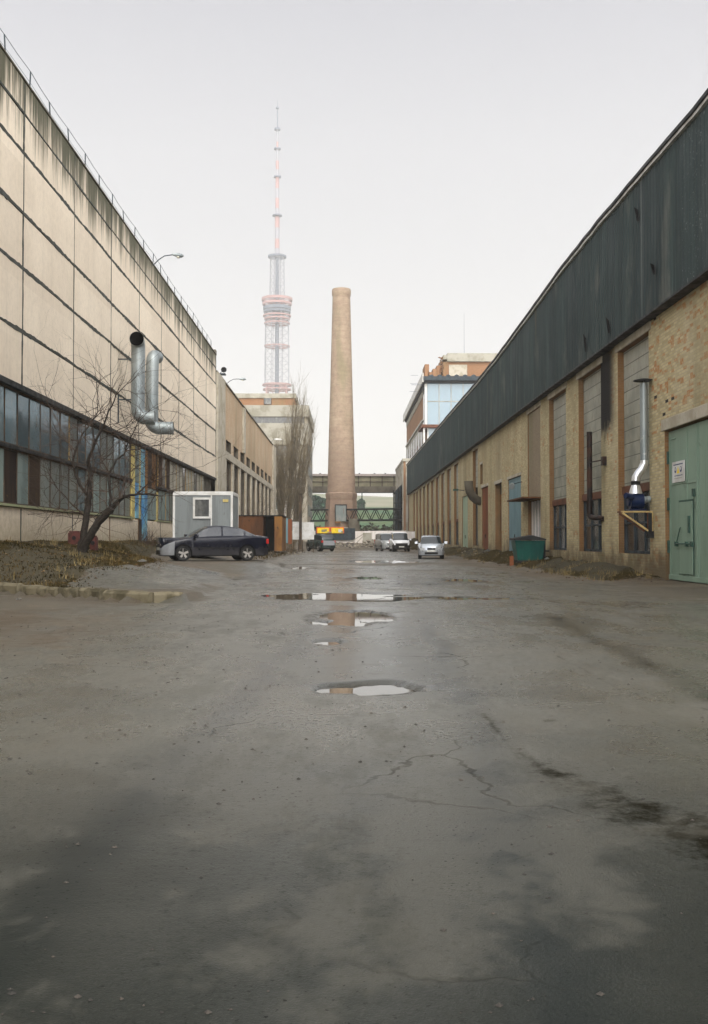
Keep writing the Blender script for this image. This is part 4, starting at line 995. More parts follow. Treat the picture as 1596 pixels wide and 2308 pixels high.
b.build('printed_mark', [M['olive'], M['white']], bn)
b = MB(); b.box(-4.0, 1.2, 138.76, 138.85, 1.2, 2.75); b.build('support_frame', M['steel_d'], bn)
p = aty(828, 1221, 133); b = MB(); b.box(p.x-.55, p.x+.55, 132.8, 133.6, .6, 2.1); b.bar((p.x-2.2,133.1,.9),(p.x-.4,133.1,2.0),.09); b.bar((p.x-1.4,133.3,.8),(p.x-.3,133.3,1.9),.08)
tag(b.build('rubble_block', M['conc']), 'grey broken concrete block with leaning planks before the white fence', 'concrete block')

# ------------------------------------------------------------------ chimney
CX, CY = -.72, 162
CH = thing('chimney', 'tall tapering pinkish brick chimney at the end of the road', 'chimney', (CX, CY, .7))
def rad(z): return lerp_tab([(8.3,2.14),(15,1.98),(25,1.70),(39.4,1.34)], z)
pr = [(rad(z), z) for z in [8.3+i*1.3 for i in range(24)]]; pr = [q for q in pr if q[1] < 38.6]+[(1.36,38.6),(1.45,38.8),(1.47,39.5),(1.40,39.75),(1.1,39.8),(1.1,38)]
MB().lathe((CX,CY,0), pr, 40).build('shaft', M['chim'], CH, smooth=35)
b = MB()
for z in (12,16.3,20.6,25,29.3,33.6,37.0): b.lathe((CX,CY,0), [(rad(z)+.012,z),(rad(z)+.010,z+.12)], 40)
b.build('iron_band', M['chim'], CH)
b = MB(); b.lathe((CX,CY,0), [(2.30,7.3),(2.42,7.9),(2.42,8.32),(2.2,8.45)], 8); b.lathe((CX,CY,0), [(2.62,.4),(2.55,3),(2.36,7.3)], 8); b.build('plinth', M['chim'], CH, smooth=20)
# dark doorway with green leaf
p, q = aty(757, 1139, CY-2.62), aty(780, 1175, CY-2.62); yf = CY-2.75
b = MB(); b.box(p.x-.12, p.x, yf-.05, yf+.5, q.z, p.z); b.box(q.x, q.x+.12, yf-.05, yf+.5, q.z, p.z); b.box(p.x-.12, q.x+.12, yf-.05, yf+.5, p.z, p.z+.15)
fr = b.build('hatch_frame', M['black'], CH); MB().box(p.x, q.x, yf, yf+.4, q.z, p.z).build('hatch', M['glass_g'], fr)
MB().box(p.x-.1, p.x+.7, yf-.3, yf-.06, q.z-.3, q.z-.01).build('orange_hopper', M['rust_orange'], CH)
MB().box(CX-2.9, CX-1.3, CY-3.4, CY-1.8, .3, 2.9).build('buttress', M['conc_dark'], CH, bevel=.1); MB().box(CX+1.1, CX+2.75, CY-3.5, CY-1.8, .3, 4.4).build('buttress', M['conc_dark'], CH, bevel=.1)
MB().box(CX-1.28, CX+1.08, CY-3.0, CY-1.9, .3, 3.1).build('ash_box', M['conc'], CH)

# pipe bridge
t = thing('pipe_bridge', 'dark steel lattice pipe bridge crossing in front of the chimney', 'pipe bridge', (3, 157, 5))
A, B = Vector((-5.4,162.5,4.15)), Vector((9.4,154.5,4.15)); H = 1.65
for side in (0, 1):
    o_ = Vector((.35,.7,0))*side; n = 10
    for nm, dz, w in (('bottom_chord', 0, .26), ('top_chord', H, .22)): MB().bar(A+o_+Vector((0,0,dz)), B+o_+Vector((0,0,dz)), w).build(nm, M['black'], t)
    for i in range(n):
        p, q = A.lerp(B, i/n)+o_, A.lerp(B, (i+.5)/n)+o_; r = A.lerp(B, (i+1)/n)+o_
        MB().bar(p+Vector((0,0,.05)), q+Vector((0,0,H-.05)), .09).build('diagonal', M['black'], t); MB().bar(q+Vector((0,0,H-.05)), r+Vector((0,0,.05)), .09).build('diagonal', M['black'], t)
for p in (A, A.lerp(B,.30), B): MB().box(p.x-.15, p.x+.45, p.y+.2, p.y+.5, .3, 4.0).build('leg', M['black'], t)

# conveyor gallery behind
t = thing('overhead_gallery', 'brown covered gallery spanning between the buildings behind the chimney', 'gallery', (2, 205, 11))
MB().box(-12, 16, 205, 208, 11.6, 13.6).build('panel_wall', M['olive'], t)
MB().box(-12, 16, 204.9, 208.1, 10.45, 11.6).build('floor_truss', M['conc_dark'], t)
MB().box(-12, 16, 204.6, 208.3, 13.6, 14.0).build('roof', M['pink_roof'], t)
b = MB()
for i in range(12): b.box(-11.5+i*2.3, -11.3+i*2.3, 204.85, 205.0, 11.6, 13.6)
b.box(-12, 16, 204.86, 204.99, 12.45, 12.55); b.build('frame', M['mullion'], t)
for x in (-11, 14.5): MB().box(x-.4, x+.4, 205.5, 207.5, .5, 10.45).build('leg', M['conc_dark'], t)
b = MB()
for xx in (-5.0,.0,2.6,5.5,7.6): b.lathe((xx,205,13.9), [(.1,0),(.25,.12),(.05,.3)], 8)
b.build('roof_vent', M['black'], t)

# ------------------------------------------------------------------ back left building
FY = 176
bl_ = thing('concrete_block_building', 'stepped grey concrete and orange brick building behind the poplars', 'building', (-16, FY, 0))
p = aty(693, 914, FY); XR, ZT = p.x, p.z
b = MB(); b.box(-40, XR, FY, FY+27, 0, ZT-1.9); b.build('main_wall', M['conc_pale'], bl_)
b = MB(); b.box(-40, XR+.25, FY-.5, FY+27.2, ZT-1.9, ZT); b.box(-40, XR+.2, FY-.6, FY-.003, ZT-6.6, ZT-3.0); b.box(-40, XR+.1, FY-.3, FY-.004, ZT-9.5, ZT-8.6); b.build('concrete_band', M['conc'], bl_)
b = MB(); b.box(-40, XR-.5, FY-.06, FY-.002, ZT-3.0, ZT-1.95); b.box(-40, XR-2, FY-.05, FY-.003, ZT-8.5, ZT-6.7); b.build('window_band', M['glass_k'], bl_)
a = aty(664, 887, FY+3)
pz = ZT
b = MB(); b.box(-40, a.x, FY+3, FY+18, pz, a.z-.8); b.build('penthouse', M['brick_far'], bl_)
b = MB(); b.box(-40, a.x+.25, FY+2.8, FY+18.2, a.z-.8, a.z); b.build('penthouse_roof', M['conc'], bl_)
w0, w1 = aty(596, 895, FY+3), aty(611, 911, FY+3)
wf = MB().box(w0.x-.1, w1.x+.1, FY+2.9, FY+2.998, w1.z-.1, w0.z+.1).build('window', M['mullion'], bl_); MB().box(w0.x, w1.x, FY+2.86, FY+2.898, w1.z, w0.z).build('pane', M['glass_k'], wf)
rr = random.Random(3)
for i in range(6):
    for j in range(3):
        x = XR-2.6-i*2.6; z = 2.6+j*3.6
        f_ = MB().box(x-.85, x+.85, FY-.08, FY-.002, z, z+2.1).build('window', M['white_dirty'], bl_); MB().box(x-.75, x+.75, FY-.12, FY-.082, z+.1, z+2.0).build('pane', M['glass_k'] if rr.random() < .5 else M['glass_g'], f_)
b = MB()
for i in range(9): b.box(-2.2+XR-2.6*i+.9, XR-2.6*i-1.0, FY-.16, FY-.01, .5, ZT-9.6)
b.build('pilaster', M['white_dirty'], bl_)
for j in range(5):
    for i in range(6):
        y = FY+2.5+i*4; z = 1.8+j*3.5
        if z+2 < ZT-2: MB().box(XR+.002, XR+.05, y, y+2.2, z, z+1.9).build('window', M['glass_g'], bl_)

# ------------------------------------------------------------------ right: office block, brick wing, dark steel shed
OY = 156
p = aty(958, 843, OY); OX, OZ = p.x, p.z
of = thing('office_block', 'modern office block with pale blue corner glazing behind the brick hall', 'building', (20, OY, 0))
q = aty(953, 958, OY); gz0 = q.z; q = aty(958, 864, OY); gz1 = q.z
b = MB(); b.box(OX+.25, OX+32, OY+6, OY+52, 0, gz1); b.build('rear_wall', M['brick_far'], of)
b = MB(); b.box(OX+.3, OX+32, OY+.3, OY+5.99, 0, gz0-2.6); b.build('lower_wall', M['steel_d'], of)
b = MB(); b.box(OX-.25, OX+32, OY-.6, OY+52, gz1+.35, OZ-.45); b.build('fascia', M['steel_d'], of)
b = MB(); b.box(OX-.1, OX+32, OY-.4, OY+52, gz1, gz1+.34); b.build('soffit', M['black'], of)
b = MB(); b.box(OX-.45, OX-.26, OY-.8, OY+52.2, gz1+.1, OZ+.05); b.build('white_fascia', M['flash'], of)
b = MB(); b.box(OX-.3, OX+32, OY-.85, OY-.62, OZ-1.05, OZ-.45)
for i in range(26): b.lathe((OX+.9+i*1.25, OY-.4, OZ-.46), [(.42,0),(.3,.22),(.05,.34)], 8)
b.build('roof_edge', M['steel_d'], of)
# glazing
gl, fr = MB(), MB(); gl.box(OX+.3, OX+32, OY+.1, OY+.14, gz0, gz1); gl.box(OX+.16, OX+.2, OY+1.6, OY+5.9, gz0, gz1)
for i in range(14): x = OX+.3+i*1.78; fr.box(x-.04, x+.04, OY+.04, OY+.098, gz0, gz1)
zm = gz0+(gz1-gz0)*.57; fr.box(OX+.3, OX+32, OY+.05, OY+.095, zm-.05, zm+.05)
g_ = fr.build('window', M['conc'], of); gl.build('pane', M['glass_sky'], g_)
MB().box(OX+.0, OX+.29, OY+.02, OY+1.55, gz0-.0, gz1-.02).build('corner_column', M['white'], of)
b = MB(); b.box(OX-.6, OX+32, OY-.9, OY+6, gz0-.45, gz0-.01); b.build('canopy', M['brown_steel'], of)
gl, fr = MB(), MB(); gl.box(OX+.4, OX+20, OY+.02, OY+.06, gz0-4.5, gz0-.46)
for i in range(8): fr.box(OX+.3+i*2.2, OX+.5+i*2.2, OY-.05, OY+.018, gz0-4.5, gz0-.46)
fr.box(OX-.3, OX-.05, OY-.5, OY-.1, gz0-4.5, gz0-.46); g_ = fr.build('window', M['white'], of); gl.build('pane', M['glass_sky'], g_)
sd = MB(); sx = OX+.22
for z0_, z1_ in ((gz1-1.0, gz1), (gz1-7.5, gz1-5.0), (2, gz1-9)): sd.box(sx-.05, sx+.02, OY+6.6, OY+51.9, z0_, z1_)
sd.build('side_panel', M['conc'], of)
sd = MB()
for z_ in (gz1-4.9, gz1-8.9, gz1-13.0): sd.box(sx-.25, sx+.0, OY+6.2, OY+51.95, z_, z_+.25)
sd.build('string_course', M['flash'], of)
for i in range(7):
    for j in range(3): MB().box(sx-.06, sx-.0, OY+8+i*6.2, OY+12+i*6.2, gz1-8.4-j*4.2+.0, gz1-5.6-j*4.2).build('side_window', M['glass_k'], of)
# brick penthouse on the office roof
a, c = aty(1003, 797, OY+4), aty(975, 838, OY+4)
ph = thing('brick_penthouse', 'ragged orange brick rooftop structure with a cream patch and concrete cap', 'building', ((a.x+c.x)/2, OY+8, OZ))
bz = OZ-.46
b = MB(); b.box(a.x-.3, OX+28, OY+4, OY+14, bz, a.z-1.25); 
for dx, h in ((-.9,2.4), (-1.5,1.9), (-2.2,1.4), (-2.7,2.6), (-3.2,.8)): b.box(a.x+dx-.35, a.x+dx+.3, OY+4.1, OY+9, bz, bz+h)
for i in range(60): pebble(b, a.x-.4+random.uniform(-.5,.15), OY+4, bz+random.uniform(.5, a.z-bz-.6), random.uniform(.08,.25))
b.build('brick_wall', M['brick_far'], ph)
b = MB(); b.box(a.x+.3, OX+28, OY+3.6, OY+14.2, a.z-1.25, a.z); b.box(a.x-.3, a.x+.29, OY+3.8, OY+13, a.z-.9, a.z-.25); b.build('concrete_cap', M['conc'], ph)
u0, u1 = aty(1012, 822, OY+3.95), aty(1053, 847, OY+3.95); MB().box(u0.x, u1.x, OY+3.9, OY+3.99, u1.z, u0.z).build('cream_patch', M['yellow_paint'] if False else M['conc_pale'], ph)
u = aty(1046, 705, OY+6); MB().tube([(u.x,OY+6,a.z),(u.x,OY+6,u.z)], [.03,.012], 5).build('antenna', M['t_grey'], ph)
an = thing('tv_aerial', 'thin comb shaped aerial sticking out from the office roof corner', 'aerial', (OX-.4, OY, OZ-.5))
MB().tube([(OX-.3,OY,OZ-1.6),(OX-2.0,OY,OZ-1.6)], .03, 4).build('boom', M['t_grey'], an); b = MB()
for i in range(3): b.tube([(OX-2.3+i*.1,OY,OZ-2.6+i*1.2),(OX-1.0,OY,OZ-2.6+i*1.2)], .02, 4)
b.build('rod', M['t_grey'], an)

w_ = thing('brick_wing', 'narrow red brick wing beyond the far end of the dark cladding', 'building', (10, 153, 0))
X0 = aty(910, 1100, 153).x
b = MB(); b.box(X0, X0+6, 153, 176, 0, 12.6); b.build('wall', M['brick_far'], w_)
b = MB(); b.box(X0-.15, X0+6, 152.8, 176, 12.6, 13.0)
for y in (153.2,157,161,165,169,173): b.box(X0-.16, X0-.001, y, y+.8, 0, 12.59)
for x in (X0+.3, X0+1.1): b.box(x, x+.35, 152.85, 152.999, 0, 12.59)
b.build('pilaster', M['conc'], w_)
sh = thing('steel_shed', 'dark blue grey steel shed tower beside the far end of the brick hall', 'shed', (8, 158, 0))
X0, X1 = aty(886, 1100, 157).x, aty(921, 1100, 157).x
b = MB(); b.box(X0+.4, X1, 157, 162, .3, 8.2); b.prism([(X0+.1,8.2),(X1,8.2),(X1,10.0),(X0+1.1,9.3)], 157.0, 162, 'y'); b.build('sheet_wall', M['steel_d'], sh)
b = MB()
for x in (X0, X0+.7, X0+1.4, X0+2.1): b.box(x, x+.13, 156.6, 156.8, .3, 8.6+(x-X0)*.5)
for z in (2.2,4.4,6.6): b.box(X0, X1, 156.62, 156.78, z, z+.14)
b.build('frame', M['black'], sh)
MB().lathe((X0+1.2,156.4,4.7), [(.02,-.1),(.14,-.02),(.14,.02),(.02,.1)], 10).build('lamp', M['lamp_glass'], sh)

# ------------------------------------------------------------------ television tower
def TZ(yN, Y=900): return CAMZ+(1858-yN)/3644*Y
TX, TY = aty(624, 1000, 900).x, 900
tw = thing('television_tower', 'very tall red and white lattice television tower fading into haze', 'tower', (TX, TY, 0))
parts = {'t_white': MB(), 't_red': MB(), 't_grey': MB()}
def mast(z0, z1, r, key): parts[key].lathe((TX,TY,0), [(r,z0),(r,z1)], 10)
seq = [(357,431,.55,'t_grey'), (431,475,1.0,'t_white'), (475,499,1.1,'t_red'), (499,542,1.4,'t_white'), (542,572,1.7,'t_red'), (572,598,1.6,'t_white'),
       (600,638,1.95,'t_red'), (638,672,1.9,'t_white'), (672,708,2.0,'t_red'), (708,733,2.0,'t_white'), (738,776,2.5,'t_red'), (776,815,2.4,'t_white'), (815,848,2.5,'t_red'), (848,880,2.5,'t_white')]
for a, c, r, k in seq: mast(TZ(c), TZ(a), r*.8, k)
parts['t_grey'].tube([(TX,TY,TZ(357)),(TX,TY,TZ(328))], [.3,.1], 5)
parts['t_grey'].lathe((TX,TY,0), [(2.6,0),(1.8,TZ(1325)),(1.6,TZ(1024)),(1.3,TZ(878))], 12)
for k, nm in (('t_white','white_section'), ('t_red','red_section'), ('t_grey','core_shaft')): parts[k].build(nm, M[k], tw)
def ring(z, r, h, key='t_grey', th=.6):
    b = MB(); b.lathe((TX,TY,0), [(r-th,z),(r,z),(r,z+h),(r-th,z+h),(r-th,z)], 20, caps=False)
    for k in range(20):
        a = 2*math.pi*k/20
        if k % 2 == 0: b.bar((TX+1.2*math.cos(a),TY+1.2*math.sin(a),z+h/2), (TX+r*math.cos(a),TY+r*math.sin(a),z+h/2), .5)
    b.build('platform', M[key], tw)
for y, r, h, k in ((359,1.4,1.2,'t_grey'), (434,2.6,1.6,'t_grey'), (502,2.9,1.2,'t_grey'), (600,3.2,1.2,'t_grey'), (735,4.1,1.0,'t_grey'), (880,7.9,1.6,'t_grey'),
                   (1030,13.2,2.2,'t_red'), (1045,12.6,1.8,'t_red'), (1062,11.8,2.6,'t_grey'), (1072,11.6,1.6,'t_grey'), (1085,12,1.1,'t_red'), (1096,11,1.1,'t_red'), (1111,11,1.0,'t_red'), (1190,11,.9,'t_red'), (1325,12.5,1.2,'t_red'), (1340,12,1.0,'t_red')):
    ring(TZ(y), r, h, k, 1.0 if r < 20 else .8)
def lattice(z0, z1, r0, r1, n, nz, w, key, nm):
    b = MB()
    for k in range(n):
        a = 2*math.pi*(k+.5)/n; a2 = 2*math.pi*(k+1.5)/n
        P = lambda an, t: Vector((TX+(r0+(r1-r0)*t)*math.cos(an), TY+(r0+(r1-r0)*t)*math.sin(an), z0+(z1-z0)*t))
        b.bar(P(a,0), P(a,1), w)
        for j in range(nz):
            t0, t1 = j/nz, (j+1)/nz; b.bar(P(a,t0), P(a2,t1), w*.5); b.bar(P(a,t1), P(a2,t1), w*.5)
    b.build(nm, M[key], tw)
lattice(TZ(1062), TZ(880), 6.8, 6.2, 8, 8, .42, 't_white', 'lattice')
lattice(TZ(1325), TZ(1062), 11, 10.5, 8, 10, .45, 't_white', 'lattice')
lattice(0, TZ(1325), 24, 11, 4, 6, 1.0, 't_red', 'lattice')

# ------------------------------------------------------------------ far hills and woods
b = MB(); n = 60; vs, fs = [], []
for j in range(10):
    for i in range(n+1):
        x = -500+1000*i/n; y = 430+j*60
        z = 1.5+42*sst(430, 960, y)*(1+.18*mn.noise(Vector((x*.006, y*.004, 1))))+1.0*mn.noise(Vector((x*.03,y*.03,2)))
        vs.append((x, y, z-1.2))
fs = [(j*(n+1)+i, j*(n+1)+i+1, (j+1)*(n+1)+i+1, (j+1)*(n+1)+i) for j in range(9) for i in range(n)]
b.add(vs, fs); M['hill'] = plain('pale_hill', (.24,.22,.15), .9, c2=(.15,.17,.09), sc_=.02, spec=.1)
structure(b.build('hills', M['hill'], smooth=True))
b = MB(); vs = []
for j in range(9):
    for i in range(n+1):
        x = -160+320*i/n; y = 268+j*20; z = 12.6*sst(262, 400, y)*(1+.10*mn.noise(Vector((x*.05, y*.02, 4))))-.03*(x)*sst(270, 400, y)+.2
        vs.append((x, y, z+1.2))
b.add(vs, [(j*(n+1)+i, j*(n+1)+i+1, (j+1)*(n+1)+i+1, (j+1)*(n+1)+i) for j in range(8) for i in range(n)])
M['hillgreen'] = plain('green_hillside', (.045,.095,.045), .9, c2=(.085,.11,.05), sc_=.07, spec=.1)
structure(b.build('green_hill', M['hillgreen'], smooth=True))
b = MB()
def leafy(b, cx, cy, z0, h, r, n, s, cone=False):
    for _ in range(n):
        t = random.random(); a = random.uniform(0, 6.283); q = math.sqrt(random.random())
        rr_ = r*(1-t if cone else math.sqrt(max(0, 1-(2*t-1)**2))+.1)*q
        x, y, z = cx+rr_*math.cos(a), cy+rr_*math.sin(a), z0+h*t; e = s*random.uniform(.5, 1.2)
        d1 = Vector((random.gauss(0,1),random.gauss(0,1),random.gauss(0,1))).normalized()*e; d2 = d1.cross(Vector((random.random(),.3,.7))).normalized()*e*.7
        p = Vector((x,y,z)); b.add([p-d1, p+d2, p+d1, p-d2], [(0,1,2,3)])
for _ in range(150):
    x = random.uniform(-16, 26); y = random.uniform(238, 262); leafy(b, x, y, 1.0, random.uniform(2.2, 4.2), random.uniform(1, 2.2), 26, .5)
tag(b.build('far_wood', M['wood_far']), 'dark scrubby wood behind the white fence', 'wood', kind='stuff')
def far_tree(px, py, Y, h, r, cone, lab, n=500):
    p = aty(px, py, Y); t = thing('far_tree', lab, 'tree', (p.x, Y, p.z-h))
    MB().tube([(p.x,Y,p.z-h-1),(p.x,Y,p.z-h*.3)], [.18,.08], 6).build('trunk', M['bark'], t)
    c = MB(); leafy(c, p.x, Y, p.z-h, h, r, n, r*.28+.08, cone); c.build('crown', M['leafgreen'], t)
far_tree(816, 1108, 372, 6.2, .55, True, 'tiny pointed conifer on the green slope right of the chimney', 300)
far_tree(814, 1126, 374, 3.4, 1.5, False, 'low round bush at the foot of the pointed conifer')
far_tree(712, 1119, 350, 4.2, 2.6, False, 'bluish green round tree left of the chimney')
far_tree(726, 1124, 352, 3.6, 2.2, False, 'smaller green tree touching the left edge of the chimney')

# ------------------------------------------------------------------ bare trees
def twig(b, p, d, L, r, depth, curl=.25, up=.0, seg=4, n=3, kids_=(2,4), spread=.6, m=0):
    pts, rr_ = [p], [r]; q = p.copy(); d = d.normalized()
    for i in range(seg):
        d = (d+Vector((random.gauss(0,curl),random.gauss(0,curl),random.gauss(0,curl)+up))).normalized()
        q = q+d*(L/seg); pts.append(q.copy()); rr_.append(r*(1-.8*(i+1)/seg))
    b.tube(pts, rr_, n, m, caps=False)
    if depth > 0:
        for _ in range(random.randint(*kids_)):
            i = random.randint(1, seg); base = pts[i]; dd = (pts[i]-pts[i-1]).normalized()
            nd = dd+Vector((random.gauss(0,spread),random.gauss(0,spread),random.gauss(0,spread)))
            twig(b, base, nd, L*random.uniform(.45,.75), rr_[i]*.7+.0008, depth-1, curl, up, seg, n, kids_, spread, m)
def d_of(zx, zy): return ((150+zx*.3133)/1.5257, (1250+zy*.3133)/1.5257)
TY0 = 32.0
limbs = [
 ([(400,2110),(412,2040),(440,1900),(470,1700),(490,1550),(505,1430)], .125, .085, 0),
 ([(505,1440),(510,1200),(500,1030),(560,870),(640,720),(720,520),(800,350),(960,170)], .075, .008, -.6),
 ([(495,1460),(420,1360),(350,1230),(325,1100),(350,960),(420,780),(520,660),(600,530),(585,350),(575,150)], .055, .006, .7),
 ([(420,2100),(450,2000),(510,1890),(600,1750),(690,1650),(750,1590)], .15, .10, -.35),
 ([(750,1590),(850,1480),(950,1440),(1090,1430),(1300,1455)], .085, .012, -.8),
 ([(740,1600),(728,1400),(720,1200),(800,1060),(900,960),(960,800),(1040,640),(1200,480)], .05, .006, .2),
 ([(1040,1425),(1130,1330),(1280,1260),(1500,1190)], .035, .005, -1.0),
 ([(600,1750),(545,1690),(400,1645),(180,1600),(20,1640)], .03, .005, .5),
 ([(470,1700),(330,1560),(200,1420),(100,1300),(40,1100)], .028, .005, -.3),
 ([(720,1200),(640,1050),(590,900),(500,800),(430,820)], .022, .004, -.5),
 ([(900,960),(1050,930),(1250,900),(1450,800)], .02, .004, .4),
 ([(640,720),(760,760),(900,700),(1100,560),(1330,430)], .018, .004, -.3),
 ([(350,960),(240,820),(150,640),(50,440),(10,250)], .018, .004, .3),
 ([(820,1500),(900,1250),(1000,1100),(1040,950)], .02, .004, .6),
]
t = thing('bare_tree', 'bare twisted tree with two dark trunks on the grass bank', 'tree', (0,0,0))
base = aty(*d_of(410,2095), TY0); t.location = (base.x, TY0, height(base.x, TY0))
bt, bc = MB(), MB(); starts = {}
zshift = height(base.x, TY0)-base.z
bpy.context.view_layer.update()
for i, (P, r0, r1, off) in enumerate(limbs):
    pts = []; n = len(P)
    for k, (a, c) in enumerate(P):
        u = k/(n-1); pts.append(aty(*d_of(a, c), TY0+off*u*1.2)+Vector((0,0,zshift*.5*(1 if i in (0,3) and k < 2 else 0))))
    fine = []
    for k in range(n-1):
        for s_ in range(3): fine.append(pts[k].lerp(pts[k+1], s_/3)+Vector((random.gauss(0,.012),random.gauss(0,.012),random.gauss(0,.012))))
    fine.append(pts[-1]); m_ = len(fine)
    rad_ = [r0+(r1-r0)*(k/(m_-1))**.8 for k in range(m_)]
    if i in (0,3): rad_[0] *= 1.35; fine[0] = fine[0]-Vector((0,0,.12))
    (bt if r0 > .045 else bc).tube(fine, rad_, 8 if r0 > .045 else 4, caps=True)
    if i in (0, 3): rng_ = range(int(m_*.55), m_, 3)
    else: rng_ = range(2, m_)
    for k in rng_:
        for _ in range(3 if i not in (0,3) else 1):
            if random.random() < .48:
                dd = (fine[min(k+1,m_-1)]-fine[k-1]).normalized()
                nd = dd*.5+Vector((random.gauss(0,.7),random.gauss(0,.6),random.gauss(.15,.6)))
                twig(bc, fine[k], nd, random.uniform(.8, 2.1), min(.014, rad_[k]*.5+.004), 2, .20, .03, 6, 3, (1,3), .5)
bt.build('trunk', M['bark'], t, smooth=60); bc.build('crown', M['twig'], t)

def poplar(x, y, H, lab, n, wid, lean=0):
    z = height(x, y); t = thing('poplar_tree', lab, 'tree', (x, y, z), 'bare poplars beyond the annex')
    bt, bc = MB(), MB()
    bt.tube([(x,y,z-.3),(x+lean*.1,y,z+H*.3),(x+lean*.4,y,z+H*.65),(x+lean,y,z+H*.97)], [.32,.24,.12,.02], 8)
    for i in range(n):
        h0 = z+.6+random.random()**1.4*H*.5; a = random.uniform(0, 6.283); t0 = (h0-z)/H
        L = min(H*random.uniform(.3,.55), (H-(h0-z))*1.0); rr_ = wid*random.uniform(.3, 1)*(1-.2*t0)
        p = Vector((x+lean*t0, y, h0)); pts = [p]
        for k in range(1, 6):
            u = k/5; pts.append(p+Vector((math.cos(a)*rr_*min(1,u*1.5)+lean*u*.5, math.sin(a)*rr_*min(1,u*1.5), L*u))+Vector((random.gauss(0,.08),random.gauss(0,.08),0)))
        bt.tube(pts, [.06,.05,.04,.03,.02,.008], 4, caps=False)
        for k in range(1, 6):
            for _ in range(4):
                nd = Vector((random.gauss(0,.28),random.gauss(0,.28),1)); twig(bc, pts[k-1].lerp(pts[k], random.random()), nd, random.uniform(1.2,3.0), .018, 1, .08, .05, 3, 3, (2,3), .2)
    bt.build('trunk', M['poplar_t'], t); bc.build('crown', M['poplar'], t)
poplar(-9.0, 149.5, 14.5, 'shorter dark bare poplar close behind the annex corner', 50, 1.2)
poplar(-8.3, 151.5, 22.6, 'tallest bare poplar, middle of the clump beyond the annex', 46, 1.8, 1.6)
poplar(-7.6, 155, 19, 'leaning bare poplar, right edge of the clump beyond the annex', 32, 1.5, 2.4)
def bush(x, y, H, lab, n=60, w=.8, mat='twig'):
    z = height(x, y); t = thing('bare_bush', lab, 'bush', (x, y, z), 'bare bushes'); b = MB(); s = MB()
    for _ in range(n):
        nd = Vector((random.gauss(0,.35),random.gauss(0,.3),1)); twig(b, Vector((x+random.gauss(0,w*.3),y+random.gauss(0,.3),z-.05)), nd, H*random.uniform(.5,1), .018, 2, .15, .02, 4, 3, (2,4), .4)
    b.build('crown', M[mat], t)
bush(-8.75, 97, 4.6, 'brown bare bush against the annex windows above the rusty garage', 46, 1.1)
bush(-9.0, 48, .9, 'low brown brush at the foot of the cream hall beside the cabin', 30, .9)
bush(-6.0, 118, 3.0, 'thin bare bush between the white boards and the poplars', 30, .8, 'poplar')

